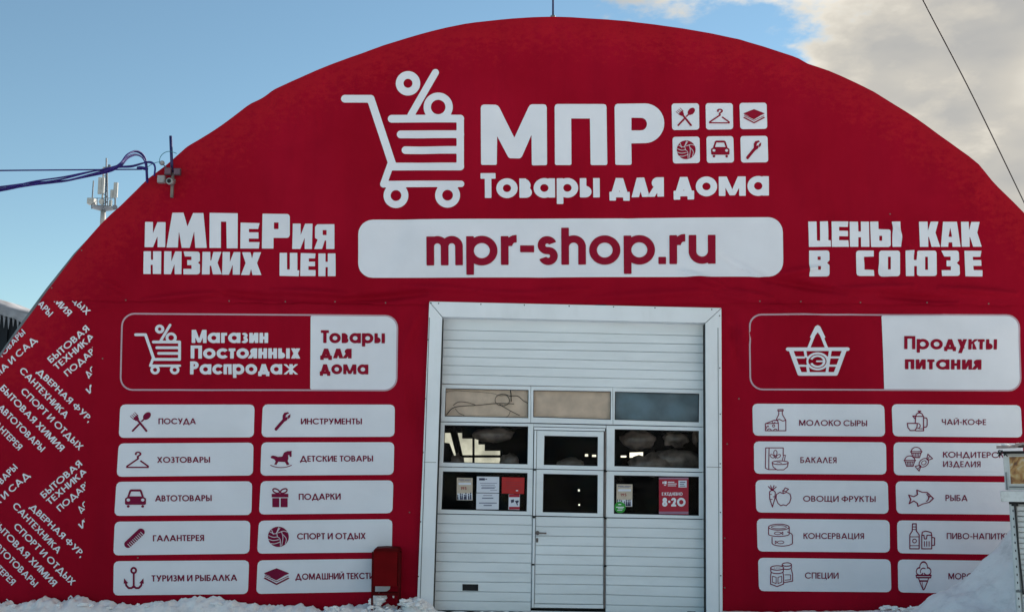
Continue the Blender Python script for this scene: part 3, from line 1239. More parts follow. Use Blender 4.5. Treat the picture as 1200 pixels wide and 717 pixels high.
def ic_tea():
    s = S(); w = 5
    L_ = s.line
    L_([(54, 2), (66, 2), (60, 10)], w, closed=True)
    s.arc(60, 28, 17, w, -180, 0); L_([(42, 28), (80, 28), (80, 98), (42, 98)], w); L_([(42, 28), (40, 60)], w); L_([(40, 40), (28, 26), (42, 26)], w)
    L_([(80, 34), (94, 36), (97, 44), (97, 72), (92, 80), (80, 82)], w)
    L_([(2, 62), (50, 62), (48, 82), (38, 97), (16, 97), (5, 82)], w, closed=True); s.arc(52, 74, 12, 4, -90, 90); L_([(60, 88), (80, 88)], 3.5)
    return s


def ic_cupcake():
    s = S(); w = 3.2
    L_ = s.line
    for ox, oy in ((22, 0), (0, 34)):
        s.arc(ox + 20, oy + 20, 17, w, -180, 0); L_([(ox, oy + 20), (ox + 40, oy + 20), (ox + 36, oy + 26), (ox + 4, oy + 26)], w, closed=True)
        L_([(ox + 4, oy + 26), (ox + 9, oy + 44), (ox + 31, oy + 44), (ox + 36, oy + 26)], w)
        for k in range(4):
            L_([(ox + 11 + k * 6, oy + 26), (ox + 13 + k * 4.6, oy + 44)], 2.4)
    s.ell(68, 64, 14, 19, 40, w=w); s.ell(68, 64, 7, 9, 40, w=2.6)
    L_([(78, 50), (82, 30), (98, 48), (82, 54)], w, closed=True); L_([(58, 76), (52, 97), (38, 78), (54, 74)], w, closed=True)
    L_([(82, 50), (88, 38)], 2.4); L_([(54, 80), (48, 88)], 2.4)
    return s


def ic_carrot():
    s = S(); w = 3.8
    L_ = s.line
    L_([(9, 28), (16, 22), (26, 22), (33, 30), (32, 54), (21, 96), (10, 60)], w, closed=True)
    for a in ((4, 4), (14, 0), (28, 0), (37, 6)):
        L_([(20, 22), a], w)
    L_([(10, 40), (18, 40)], 3); L_([(24, 50), (32, 50)], 3); L_([(13, 62), (20, 62)], 3)
    L_([(66, 36), (52, 30), (38, 40), (36, 58), (44, 80), (56, 90), (66, 86), (78, 90), (92, 76), (98, 56), (94, 38), (80, 30)], w, closed=True)
    L_([(66, 36), (64, 22)], w); L_([(66, 24), (74, 10), (88, 16), (78, 26)], w, closed=True)
    return s


def ic_cans():
    s = S(); w = 3.6
    L_ = s.line
    s.ell(43, 15, 41, 13, 0, w=w); s.ell(43, 15, 30, 7, 0, w=2.6)
    L_([(2, 15), (2, 46)], w); L_([(84, 15), (84, 44)], w); s.arc(43, 46, 41, w, 0, 180, .24)
    L_([(16, 60), (16, 84)], w); L_([(97, 54), (97, 84)], w); s.arc(56.5, 84, 41, w, 0, 180, .36); s.arc(56.5, 54, 41, w, -60, 0, .5)
    for cx, cy, f in ((38, 42, 1), (50, 82, -1)):
        s.ell(cx, cy, 13, 6, 0, w=2.6); L_([(cx + f * 13, cy), (cx + f * 21, cy - 6), (cx + f * 21, cy + 6)], 2.6, closed=True)
    return s


def ic_spices():
    s = S(); w = 3.8
    L_ = s.line
    s.ell(30, 22, 28, 9, 0, w=w); L_([(2, 22), (3, 36)], w); L_([(58, 22), (57, 36)], w); s.arc(30, 36, 27, w, 0, 180, .34)
    L_([(5, 40), (2, 52), (2, 88), (30, 98), (58, 88), (58, 52), (55, 40)], w)
    L_([(10, 56), (26, 60), (26, 86), (10, 80)], 2.8, closed=True); L_([(34, 60), (50, 56), (50, 80), (34, 86)], 2.8, closed=True)
    s.ell(72, 8, 20, 7, 0, w=w); L_([(52, 8), (52, 16)], w); L_([(92, 8), (92, 22)], w); s.arc(72, 20, 20, w, 0, 120, .4)
    L_([(92, 28), (97, 48), (97, 76), (60, 82)], w); L_([(64, 50), (88, 50), (88, 70), (64, 72)], 2.8)
    for k in range(4):
        s.circ(18 + k * 8, 22, 1.9)
    return s


def ic_fish():
    s = S(); w = 5.4
    L_ = s.line
    L_([(2, 32), (22, 42), (36, 30), (34, 4), (54, 16), (74, 18), (98, 52), (82, 74), (56, 84), (38, 97), (36, 80), (22, 66), (4, 82), (10, 58)], w, closed=True)
    s.arc(50, 48, 30, 4.6, -42, 44); s.circ(83, 42, 4)
    return s


def ic_beer():
    s = S(); w = 4
    L_ = s.line
    L_([(12, 2), (26, 2), (27, 30), (38, 44), (38, 98), (2, 98), (2, 44), (11, 30)], w, closed=True); L_([(12, 14), (26, 14)], 3); L_([(12, 24), (27, 24)], 3)
    s.ring(20, 68, 9, 3.4); L_([(2, 52), (38, 52)], 3); L_([(2, 86), (38, 86)], 3)
    L_([(48, 46), (48, 98), (86, 98), (86, 46)], w); L_([(86, 54), (97, 56), (97, 84), (86, 86)], w)
    L_([(48, 46), (50, 34), (62, 30), (72, 32), (84, 36), (86, 46)], w); L_([(48, 46), (56, 46), (58, 60), (66, 60), (68, 46), (86, 46)], w)
    for k in range(3):
        L_([(58 + k * 9, 70), (58 + k * 9, 88)], 3.4)
    return s


def ic_icecream():
    s = S(); w = 5.4
    L_ = s.line
    s.arc(50, 18, 24, w, -190, 10, .75); s.arc(26, 34, 22, w, 30, 270, .62); s.arc(74, 34, 22, w, -90, 150, .62); s.arc(50, 34, 20, 4, 160, 300, .6)
    L_([(2, 48), (98, 48), (94, 56), (6, 56)], w, closed=True); L_([(18, 56), (24, 68), (76, 68), (82, 56)], w)
    L_([(24, 68), (44, 96), (50, 99), (56, 96), (76, 68)], w)
    L_([(40, 68), (46, 92)], 3)
    return s


def ic_cart():
    """drawn in its own measure, 40..614 by 46..694"""
    s = S()
    L_ = s.line
    s.circ(352, 114, 57); s.circ(352, 114, 21, True)
    s.circ(493, 225, 68); s.circ(493, 225, 34, True)
    L_([(480, 63), (366, 262)], 33)
    L_([(58, 186), (178, 186), (282, 500)], 36)
    L_([(276, 279), (596, 279)], 36); L_([(596, 279), (596, 502)], 34); L_([(282, 502), (596, 502)], 36)
    L_([(318, 352), (596, 352)], 36); L_([(340, 425), (596, 425)], 35)
    L_([(270, 495), (238, 583)], 32); L_([(238, 583), (600, 583)], 30)
    for x in (296, 537):
        s.circ(x, 636, 58); 
    for x in (296, 537):
        s.circ(x, 636, 25, True)
    return s


CART_BOX = (40, 46, 614, 694)

# ------------------------------------------------------------------ the hangar
hangar = thing('hangar_building', 'big arched hangar shop with a white sectional gate in its red front', 'building', (0.5, Y0 + 0.3, 0))


def arch_wall():
    """front wall behind the cloth, with the gate opening"""
    g = [(W(507, 760, 14.8)[0], -0.3), (W(829, 760, 14.8)[0], -0.3), (W(829, 370, 14.8)[0], W(600, 368)[2]), (W(507, 370, 14.8)[0], W(600, 366)[2])]
    s = S().poly(arch_world(-0.06)).poly(g, True)
    P, F = shape_mesh(s, 0.16, maxrun=12)
    V = [(x, Y0 + 0.30, z) for x, z in P]
    o = mesh_obj('front_wall', V, F, MATS['dark_wall'], hangar)
    return o


arch_wall()


def vault():
    rows = [(Y0 + 0.09, -0.03), (Y0 + 0.2, -0.02), (Y0 + 0.5, -0.015), (Y0 + 1.0, -0.02), (Y0 + 24, -0.02)]
    V = []; F = []
    for y, off in rows:
        A = arch_world(off)
        V += [(x, y, z) for x, z in A]
    n = len(ARCHW)
    for r_ in range(len(rows) - 1):
        for i in range(n - 1):
            F.append((r_ * n + i, r_ * n + i + 1, (r_ + 1) * n + i + 1, (r_ + 1) * n + i))
    mesh_obj('arched_roof', V, F, MATS['roof_grey'], hangar, smooth=True)
    # back wall
    A = arch_world(0.0)
    mesh_obj('back_wall', [(x, Y0 + 23.9, z) for x, z in A], [tuple(range(n))], MATS['dark_wall'], hangar)
    # grey end strip of the roof sheet, showing along the left flank
    P = [(W(*p)[0], W(*p)[2]) for p in [(141, 240), (117, 262), (86, 298), (55, 339), (38, 362), (20, 387), (0, 416), (-30, 470), (-55, 540), (-70, 620), (-80, 740)]]
    V = []; F = []
    m = len(P)
    for k, (x, z) in enumerate(P):
        a = P[max(k - 1, 0)]; b = P[min(k + 1, m - 1)]
        t = Vector((b[0] - a[0], b[1] - a[1])).normalized()
        nx, nz = t.y, -t.x
        wdt = 0.075 * min(1, 0.15 + k / 3)
        V += [(x, Y0 + 0.10, z), (x + nx * wdt, Y0 + 0.14, z + nz * wdt), (x + nx * wdt, Y0 + 0.4, z + nz * wdt), (x, Y0 + 0.4, z)]
    for k in range(m - 1):
        for q in range(4):
            F.append((k * 4 + q, k * 4 + (q + 1) % 4, k * 4 + 4 + (q + 1) % 4, k * 4 + 4 + q))
    F.append((0, 1, 2, 3)); F.append(tuple((m - 1) * 4 + q for q in (3, 2, 1, 0)))
    mesh_obj('roof_edge_strip', V, F, MATS['roof_grey'], hangar)


vault()

# banners -----------------------------------------------------------
ban_top = thing('facade_banner', 'red cloth banner filling the arch above the gate with cart logo and web address', 'banner', (0.5, Y0, 3.9))
ban_left = thing('facade_banner', 'red cloth banner left of the gate listing household goods on white panels', 'banner', (-4.5, Y0, 0))
ban_right = thing('facade_banner', 'red cloth banner right of the gate listing groceries on white panels', 'banner', (5.0, Y0, 0))
banner_mesh('cloth', 'top', 0.024, 0.016, ban_top)
banner_mesh('cloth', 'left', 0.05, 0.0, ban_left)
banner_mesh('cloth', 'right', 0.05, 0.0, ban_right)
TL = 0.016                     # the top cloth hangs in front of the lower ones

# logo
draw('cart_logo', ic_cart(), (400, 81.5, 544, 244.3), ban_top, 'print_white', TL + .006, CART_BOX, res=150)['label'] = 'large white shopping cart logo carrying a percent sign'


def traced(name, polys, ox, oy, sc, parent, lift, step, mat='print_white', label=None):
    s = S()
    for pts, neg in polys:
        s.poly([(ox + x / sc, oy + y / sc) for x, y in pts], neg)
    P, F = shape_mesh(s, step, maxrun=8)
    o = print_mesh(name, P, F, lift, MATS[mat], parent)
    if label:
        o['label'] = label
    return o


def arcp(cx, cy, rx, ry, a0, a1, n=10):
    return [(cx + rx * math.cos(R(a0 + (a1 - a0) * k / n)), cy + ry * math.sin(R(a0 + (a1 - a0) * k / n))) for k in range(n + 1)]


for nm, polys in (
    ('М', [([(88, 70), (160, 70), (174, 75), (185, 88), (275, 268), (362, 85), (371, 73), (384, 68), (455, 68), (468, 73), (473, 87), (475, 430), (472, 437), (465, 439), (388, 439), (382, 433), (380, 252),
             (322, 383), (315, 392), (305, 397), (250, 397), (240, 392), (234, 383), (170, 262), (168, 433), (162, 439), (78, 439), (72, 434), (70, 90), (75, 76)], False)]),
    ('П', [([(537, 67), (822, 67), (834, 72), (838, 84), (843, 430), (837, 438), (748, 438), (741, 432), (737, 155), (622, 155), (624, 432), (617, 438), (530, 438), (523, 431), (521, 85), (526, 72)], False)]),
    ('Р', [([(905, 65)] + arcp(1072, 184, 118, 121, -90, 90, 18) + [(990, 306), (992, 428), (986, 435), (898, 436), (892, 430), (887, 85), (892, 71)], False),
           ([(990, 150)] + arcp(1050, 189, 35, 38, -90, 90, 10) + [(990, 227)], True)])):
    traced('logo_letter', polys, 550, 110, 5.217, ban_top, TL + .006, 0.55, label='large white letter %s of the shop name' % nm)
text('slogan_lettering', 'Товары для дома', (563.4, 232.8), (900.5, 230.0), 29.0, ban_top, lift=TL + .006, w=0.245, gap=0.065, space=0.36, res=44)

tiles = [((120, 88), (350, 86), (352, 309), (124, 312), ic_fork, (152, 120, 318, 280), 'crossed fork and spoon'),
         ((405, 85), (634, 84), (637, 304), (409, 308), ic_hanger, (432, 132, 612, 260), 'clothes hanger'),
         ((690, 82), (918, 80), (923, 300), (697, 303), ic_books, (722, 135, 902, 258), 'stack of cloths'),
         ((127, 369), (354, 366), (357, 588), (131, 591), ic_ball, (163, 400, 320, 556), 'volleyball'),
         ((411, 364), (638, 361), (643, 584), (415, 588), ic_car, (447, 400, 608, 543), 'car front'),
         ((697, 361), (925, 358), (931, 581), (702, 585), ic_wrench, (740, 398, 872, 560), 'wrench')]
tf = lambda p: (770 + p[0] / 7.173, 110 + p[1] / 7.173)
for a, b, c, d, ic, bx, lb in tiles:
    t = rounded_panel('logo_tile', [tf(a), tf(b), tf(c), tf(d)], 3.2, ban_top, lift=TL + .005, step=1.2)
    t['label'] = 'small white logo tile with a %s' % lb
    p, q = tf(bx[:2]), tf(bx[2:])
    draw('pictogram', ic(), (*p, *q), t, 'print_red', TL + .010)

up_ = rounded_panel('web_address_panel', [(420, 258), (916.5, 255.1), (917.6, 324.4), (420, 326)], 17, ban_top, lift=TL + .005, step=2.5)
text('lettering', 'mpr-shop.ru', (500, 311.6), (838.2, 309.6), 43.3, up_, 'print_red', lift=TL + .011, w=0.197, gap=0.085, res=60)



def block(polys, ox, oy, sc, step):
    cur = None
    for pts, neg in polys:
        if neg:
            cur.append((pts, neg))
            continue
        if cur:
            traced('block_letter', cur, ox, oy, sc, ban_top, TL + .006, step)
        cur = [(pts, neg)]
    traced('block_letter', cur, ox, oy, sc, ban_top, TL + .006, step)


ME = [([(52, 99), (167, 101), (165, 241), (49, 241)], 0), ([(96, 95), (123, 95), (96, 163)], 1), ([(95, 245), (122, 245), (122, 178)], 1),
      ([(205, 48), (268, 48), (290, 125), (322, 50), (380, 50), (398, 245), (334, 245), (328, 152), (303, 245), (258, 245), (242, 150), (236, 243), (172, 243)], 0),
      ([(415, 49), (572, 51), (571, 247), (510, 247), (508, 98), (478, 98), (477, 245), (413, 245)], 0),
      ([(588, 103), (694, 105), (686, 138), (634, 138), (634, 157), (688, 157), (688, 192), (634, 192), (634, 212), (694, 212), (690, 248), (586, 248)], 0),
      ([(710, 52), (848, 53), (858, 57), (863, 68), (863, 172), (858, 184), (848, 188), (772, 188), (772, 248), (707, 248)], 0), ([(774, 101), (800, 101), (800, 138), (774, 138)], 1),
      ([(880, 107), (991, 108), (988, 250), (877, 250)], 0), ([(924, 103), (951, 103), (924, 172)], 1), ([(921, 254), (947, 254), (947, 186)], 1),
      ([(1018, 111), (1114, 111), (1114, 250), (1068, 250), (1068, 202), (1060, 202), (1045, 250), (1000, 250), (1020, 198), (1005, 188), (1005, 125)], 0), ([(1048, 144), (1070, 144), (1070, 172), (1048, 172)], 1)]
ME2 = [([(44, 264), (85, 264), (85, 312), (97, 312), (97, 264), (143, 264), (141, 391), (95, 391), (95, 340), (83, 340), (83, 391), (42, 391)], 0),
       ([(160, 264), (257, 265), (255, 392), (157, 392)], 0), ([(200, 260), (223, 260), (199, 322)], 1), ([(194, 396), (217, 396), (217, 334)], 1),
       ([(268, 265), (345, 266), (355, 269), (359, 279), (359, 318), (348, 327), (359, 337), (359, 380), (355, 389), (345, 393), (266, 393), (266, 362), (312, 362), (312, 341), (288, 341), (288, 313), (312, 313), (312, 293), (275, 293)], 0),
       ([(374, 267), (418, 267), (418, 316), (423, 314), (435, 267), (480, 267), (458, 328), (482, 393), (432, 393), (422, 345), (414, 345), (414, 393), (370, 393)], 0),
       ([(487, 267), (586, 268), (584, 395), (484, 395)], 0), ([(528, 263), (551, 263), (527, 325)], 1), ([(521, 399), (544, 399), (544, 337)], 1),
       ([(596, 269), (643, 269), (652, 305), (661, 269), (703, 269), (680, 330), (705, 397), (655, 397), (647, 362), (638, 397), (590, 397), (616, 330)], 0),
       ([(807, 272), (848, 272), (848, 365), (864, 365), (864, 272), (906, 272), (906, 370), (917, 370), (914, 403), (806, 401)], 0),
       ([(925, 273), (1008, 275), (1005, 303), (970, 303), (970, 321), (1005, 321), (1005, 347), (968, 347), (968, 368), (1008, 368), (1008, 402), (922, 402)], 0),
       ([(1024, 275), (1064, 275), (1064, 322), (1077, 322), (1077, 275), (1120, 275), (1121, 403), (1077, 403), (1077, 352), (1064, 352), (1064, 403), (1024, 403)], 0)]
block(ME, 160, 240, 4.8, 0.45)
block(ME2, 160, 240, 4.8, 0.42)
SO = [([(82, 102), (130, 102), (133, 213), (152, 213), (150, 102), (197, 100), (200, 211), (214, 211), (216, 248), (87, 249)], 0),
      ([(218, 101), (318, 100), (314, 133), (262, 133), (262, 155), (315, 155), (316, 187), (263, 187), (263, 210), (318, 210), (322, 248), (221, 249)], 0),
      ([(325, 101), (375, 101), (377, 158), (393, 158), (392, 100), (440, 100), (442, 248), (393, 248), (393, 192), (377, 192), (377, 248), (328, 248)], 0),
      ([(447, 100), (495, 99), (496, 144), (553, 146), (562, 150), (566, 160), (567, 236), (563, 245), (553, 249), (452, 249)], 0), ([(500, 183), (517, 183), (517, 212), (500, 212)], 1),
      ([(574, 100), (624, 99), (627, 248), (577, 248)], 0),
      ([(732, 101), (782, 101), (784, 155), (800, 101), (845, 101), (828, 165), (856, 248), (806, 248), (790, 190), (786, 190), (787, 248), (738, 248)], 0),
      ([(872, 102), (953, 102), (975, 248), (928, 248), (926, 222), (905, 222), (903, 248), (860, 248)], 0), ([(904, 190), (925, 190), (914, 135)], 1),
      ([(977, 102), (1022, 102), (1024, 155), (1037, 103), (1086, 103), (1072, 165), (1098, 248), (1048, 248), (1030, 192), (1027, 192), (1028, 248), (982, 248)], 0)]
SO2 = [([(88, 270), (192, 270), (202, 274), (206, 284), (206, 328), (192, 343), (206, 357), (206, 408), (202, 418), (190, 422), (90, 422)], 0), ([(138, 305), (156, 305), (156, 325), (138, 325)], 1), ([(138, 362), (156, 362), (156, 383), (138, 383)], 1),
       ([(380, 270), (467, 270), (467, 305), (412, 305), (412, 382), (470, 382), (470, 419), (382, 419), (370, 415), (365, 403), (363, 285), (368, 274)], 0),
       ([(512, 270), (608, 270), (617, 274), (621, 284), (621, 405), (617, 415), (608, 420), (514, 420), (503, 415), (499, 405), (498, 283), (503, 274)], 0), ([(550, 306), (567, 306), (567, 380), (550, 380)], 1),
       ([(653, 270), (700, 270), (702, 325), (718, 325), (718, 283), (722, 274), (732, 270), (822, 270), (831, 274), (835, 284), (836, 405), (832, 415), (822, 419), (735, 419), (724, 415), (720, 405), (720, 360), (704, 360), (704, 419), (656, 419)], 0),
       ([(768, 306), (784, 306), (785, 382), (768, 382)], 1),
       ([(862, 270), (950, 270), (961, 274), (965, 284), (966, 328), (952, 343), (968, 358), (970, 405), (966, 415), (956, 419), (866, 419), (864, 385), (918, 385), (918, 362), (893, 362), (893, 328), (917, 328), (917, 305), (880, 305)], 0),
       ([(997, 271), (1096, 272), (1090, 307), (1045, 307), (1047, 326), (1094, 326), (1096, 360), (1048, 360), (1050, 385), (1102, 385), (1102, 422), (1002, 421)], 0)]
block(SO, 930, 240, 5.0, 0.42)
block(SO2, 930, 240, 5.0, 0.42)

# header panels of the lower banners


def header(parent, Q, xs, label):
    """thin outline, white right half"""
    e = thing_part('header_panel', parent, label)
    w = (math.dist(Q[0], Q[1]) + math.dist(Q[2], Q[3])) / 2
    h = (math.dist(Q[1], Q[2]) + math.dist(Q[0], Q[3])) / 2
    # outline is the part itself; the white field is its piece
    s = S().line(rounded_pts(1.1, 1.1, w - 1.1, h - 1.1, 14.5), 1.9, closed=True)
    P, F = shape_mesh(s, 0.8, maxrun=4)
    o = print_mesh('outline', quad_map(P, w, h, Q), F, .006, MATS['print_border'], e)
    s = S().poly(rounded_pts(1.6, 1.6, w - 1.8, h - 1.8, 14))
    s.poly([(-5, -5), (xs[0] - Q[0][0], -5), (xs[1] - Q[3][0], h + 5), (-5, h + 5)], True)
    P, F = shape_mesh(s, 2.0, maxrun=2)
    print_mesh('white_field', quad_map(P, w, h, Q), F, .0045, MATS['print_white'], e)
    return e


def thing_part(name, parent, label=None):
    o = bpy.data.objects.new(name, None)
    COL.objects.link(o)
    o.parent = parent
    if label:
        o['label'] = label
    return o


h1 = header(ban_left, [(142.3, 366.3), (467, 369), (465.7, 458.4), (139.6, 457.7)], (364.6, 363.4), 'outlined header panel, red with a small cart on its left half, white on its right')
draw('cart_pictogram', ic_cart(), (157.3, 379.3, 212, 438.5), h1, 'print_white', .006, CART_BOX, res=120)
text('lettering', 'Магазин', (224.5, 401.7), (314.5, 402), 15.3, h1, lift=.006, w=0.235, gap=0.07, res=32)
text('lettering', 'Постоянных', (223.3, 420.0), (352.2, 420.2), 15.3, h1, lift=.006, w=0.235, gap=0.07, res=32)
text('lettering', 'Распродаж', (222.7, 438.5), (350, 438.7), 15.3, h1, lift=.006, w=0.235, gap=0.07, res=32)
text('lettering', 'Товары', (376.2, 402), (451.2, 402.3), 15, h1, 'print_red', lift=.009, w=0.235, gap=0.07, res=32)
text('lettering', 'для', (375.4, 419.8), (412.2, 420), 14.6, h1, 'print_red', lift=.009, w=0.235, gap=0.07, res=32)
text('lettering', 'дома', (375, 438.3), (431.7, 438.6), 14.8, h1, 'print_red', lift=.009, w=0.235, gap=0.07, res=32)
h2 = header(ban_right, [(877, 367.4), (1194.8, 368.2), (1197.7, 458.6), (878.4, 457.2)], (1033, 1035.4), 'outlined header panel, red with a shopping basket on its left half, white on its right')
draw('basket_pictogram', ic_basket(), (920.6, 380.8, 995.6, 441), h2, 'print_white', .006, res=130)
text('lettering', 'Продукты', (1059, 409.2), (1168, 409.6), 15.4, h2, 'print_red', lift=.009, w=0.215, gap=0.085, res=32)
text('lettering', 'питания', (1059.7, 432.7), (1150, 433), 15.0, h2, 'print_red', lift=.009, w=0.215, gap=0.085, res=32)

PAN = [  # quad, icon, icon box, [(text,p0,p1,cap)], side, description
    ([(140.8, 473.7), (298.7, 473.9), (297.7, 512.2), (139, 512.7)], ic_fork, (152, 482, 177.3, 505.8), [('ПОСУДА', (185.8, 496.8), (229.8, 496.8), 6.9)], 0, 'crossed fork and spoon'),
    ([(139, 519.3), (297.3, 518.4), (296.5, 556.8), (136.8, 558.3)], ic_hanger, (147.7, 528.8, 175.4, 548.7), [('ХОЗТОВАРЫ', (184.3, 542), (246.3, 541.8), 6.9)], 0, 'clothes hanger'),
    ([(136.6, 564.2), (295.6, 563.6), (294.5, 603), (134.2, 604)], ic_car, (146.3, 573, 172, 594.5), [('АВТОТОВАРЫ', (182, 587.2), (248.2, 586.8), 7.2)], 0, 'car front'),
    ([(134.9, 610.8), (293.4, 609.7), (292.2, 648.3), (133.4, 650.2)], ic_comb, (145.8, 618.3, 170.7, 642.4), [('ГАЛАНТЕРЕЯ', (179.7, 633.8), (239.1, 633.4), 7.2)], 0, 'comb'),
    ([(133.8, 657), (291.8, 656), (290.4, 695.5), (133.2, 697)], ic_anchor, (145, 663.9, 169.5, 690), [('ТУРИЗМ И РЫБАЛКА', (178.1, 680.8), (278, 680), 7.3)], 0, 'ship anchor'),
    ([(308.2, 473.7), (462.7, 473.9), (462.3, 511.5), (306.7, 512)], ic_wrench, (321.5, 482.7, 340.8, 504.8), [('ИНСТРУМЕНТЫ', (352.8, 497), (424.2, 496.9), 6.9)], 0, 'wrench'),
    ([(306.7, 518.1), (462, 517.8), (461.3, 556), (305.2, 557)], ic_horse, (317, 527.7, 343, 548), [('ДЕТСКИЕ ТОВАРЫ', (351.8, 540.7), (437.3, 540.4), 6.9)], 0, 'rocking horse'),
    ([(305.6, 563.4), (461, 562.5), (460, 600.9), (303.4, 602.4)], ic_gift, (318, 570.8, 338.4, 593.9), [('ПОДАРКИ', (350.2, 585.4), (399.4, 585), 7.3)], 0, 'wrapped gift box'),
    ([(303.4, 609.7), (460, 607.9), (459.3, 646.5), (301.2, 648.3)], ic_ball, (314, 616.7, 338.4, 640.4), [('СПОРТ И ОТДЫХ', (348.1, 631.7), (428.8, 631.1), 7.3)], 0, 'volleyball'),
    ([(301.8, 656.2), (458, 654), (457.5, 692.4), (300, 695.5)], ic_books, (309, 665.3, 339, 685.6), [('ДОМАШНИЙ ТЕКСТИЛЬ', (346.3, 678.9), (450.5, 677.6), 7.4)], 0, 'stack of cloths'),
    ([(881.7, 472.8), (1035.8, 473.8), (1036.8, 511.3), (882.4, 510.2)], ic_milk, (896.2, 479.2, 921.7, 505), [('МОЛОКО СЫРЫ', (936.2, 498.7), (1015.6, 499.2), 6.9)], 1, 'milk bottle and cheese'),
    ([(882.8, 517), (1037.9, 518), (1038.6, 555.7), (883.8, 554.7)], ic_cereal, (896.2, 524, 924.2, 551), [('БАКАЛЕЯ', (937.7, 542.2), (980.1, 542.4), 6.9)], 1, 'cereal box and bowl'),
    ([(885.4, 562), (1040.3, 563.4), (1041.3, 601.6), (886, 600)], ic_carrot, (899, 568.6, 927.3, 594.7), [('ОВОЩИ ФРУКТЫ', (940.9, 587.4), (1026, 587.8), 6.9)], 1, 'carrot and apple'),
    ([(886.5, 607.3), (1042.4, 609), (1043, 647), (887.5, 645.6)], ic_cans, (899.7, 613.2, 929.4, 639.7), [('КОНСЕРВАЦИЯ', (941.5, 631), (1012.5, 631.2), 6.9)], 1, 'two stacked tins'),
    ([(888, 653), (1043.8, 655), (1044.9, 693.5), (889.2, 692)], ic_spices, (902.2, 658.6, 929.4, 687.2), [('СПЕЦИИ', (943, 677.4), (982.7, 677.6), 7.2)], 1, 'two spice jars'),
    ([(1044.5, 473.4), (1196.5, 474.5), (1197.9, 512.4), (1045.9, 511)], ic_tea, (1062.3, 481, 1087, 505), [('ЧАЙ-КОФЕ', (1103.5, 497.5), (1155.5, 497.8), 6.7)], 1, 'teapot and cup'),
    ([(1046.7, 518), (1198.5, 519.2), (1200, 557.6), (1047.3, 556.4)], ic_cupcake, (1059, 522.9, 1093.4, 552.6),
     [('КОНДИТЕРСКИЕ', (1104.9, 535.9), (1189, 536.5), 6.9), ('ИЗДЕЛИЯ', (1105, 546.9), (1148.8, 547.1), 6.9)], 1, 'cupcakes and a wrapped sweet'),
    ([(1049.4, 563.6), (1201, 565), (1202, 602.8), (1050.4, 601.4)], ic_fish, (1064, 573, 1094, 593.5), [('РЫБА', (1107.6, 586.7), (1133.6, 586.9), 7.2)], 1, 'fish'),
    ([(1051, 609.3), (1203, 611), (1204, 649.6), (1052, 647.8)], ic_beer, (1065.5, 612.7, 1096, 643.2), [('ПИВО-НАПИТКИ', (1109.2, 631.2), (1184, 631.6), 7.2)], 1, 'beer bottle and mug'),
    ([(1052.2, 655.2), (1205, 657), (1206, 696), (1053, 693.7)], ic_icecream, (1073, 658, 1091.5, 690.7), [('МОРОЖЕНОЕ', (1111, 678.2), (1174, 678.7), 7.3)], 1, 'ice cream cone'),
]
for Q, ic, bx, txts, side, desc in PAN:
    p = rounded_panel('category_panel', Q, 5.2, ban_right if side else ban_left, lift=.0045)
    p['label'] = 'white panel reading %s beside a %s' % (' '.join(t[0] for t in txts), desc)
    draw('pictogram', ic(), bx, p, 'print_maroon', .009)
    for t, a, b, c in txts:
        text('lettering', t, a, b, c, p, 'print_maroon', lift=.009, w=0.155 if side else 0.18, gap=0.115 if side else 0.085, res=24)

# slanting words on the far left of the left banner
za = lambda x, y: (x / 3.775, 340 + y / 3.775)


def slant(txt, c0, c1, cap, shift):
    """c0,c1 = centres of first and last letter"""
    a = za(*c0); b = za(*c1)
    L_ = math.dist(a, b)
    d = ((b[0] - a[0]) / L_, (b[1] - a[1]) / L_)
    u = (d[1], -d[0])
    half = 3.2
    p0 = (a[0] - d[0] * half - u[0] * cap / 2 + shift[0], a[1] - d[1] * half - u[1] * cap / 2 + shift[1])
    p1 = (b[0] + d[0] * half - u[0] * cap / 2 + shift[0], b[1] + d[1] * half - u[1] * cap / 2 + shift[1])
    return text_geo(txt, p0, p1, cap, w=0.17, gap=0.09, res=22)


SL = [('БЫТОВАЯ', (228, 305), (380, 172), 7.6), ('ТЕХНИКА', (254, 335), (404, 206), 7.4), ('ПОДАРКИ', (300, 364), (447, 236), 7.4), ('ДОМА', (390, 370), (452, 312), 7.4),
      ('ИГРЫ', (396, 440), (470, 372), 7.2),
      ('ДВЕРНАЯ ФУР,', (180, 362), (392, 566), 7.4), ('САНТЕХНИКА', (105, 357), (290, 550), 7.8), ('СПОРТ И ОТДЫХ', (110, 448), (352, 690), 7.8),
      ('БЫТОВАЯ ХИМИЯ', (18, 435), (270, 695), 7.8), ('АВТОТОВАРЫ', (8, 520), (185, 697), 7.8), ('ГАЛАНТЕРЕЯ', (-62, 540), (85, 690), 7.8),
      ('ТОВАРЫ', (0, 282), (95, 188), 7.6), ('ДОМА И САД', (-75, 425), (150, 222), 7.8)]


RIMX = [p[0] for p in ARCH[:28]]
RIMY = [p[1] for p in ARCH[:28]]


def keep_slant(c):
    x, y = c
    if y < np.interp(x, [q[0] for q in SEAM], [q[1] for q in SEAM]) + .8:
        return False
    lim = np.interp(y, [352, 400, 490, 560, 655, 720], [109.5, 108.6, 106, 100.5, 98, 97])
    if x > lim:
        return False
    return y > np.interp(x, RIMX, RIMY) + 1.5 or x > 150


for k, sh in enumerate(((9, -158), (0, 0), (-8.6, 158), (-17, 316))):
    for txt, a, b, cap in SL:
        P, F = slant(txt, a, b, cap, sh)
        F2 = [f for f in F if keep_slant(P[list(f)].mean(axis=0))]
        if len(F2) < 4:
            continue
        used = sorted({i for f in F2 for i in f})
        rm = {v: i for i, v in enumerate(used)}
        print_mesh('slanting_word', P[used], [tuple(rm[i] for i in f) for f in F2], .007, MATS['print_white'], ban_left)

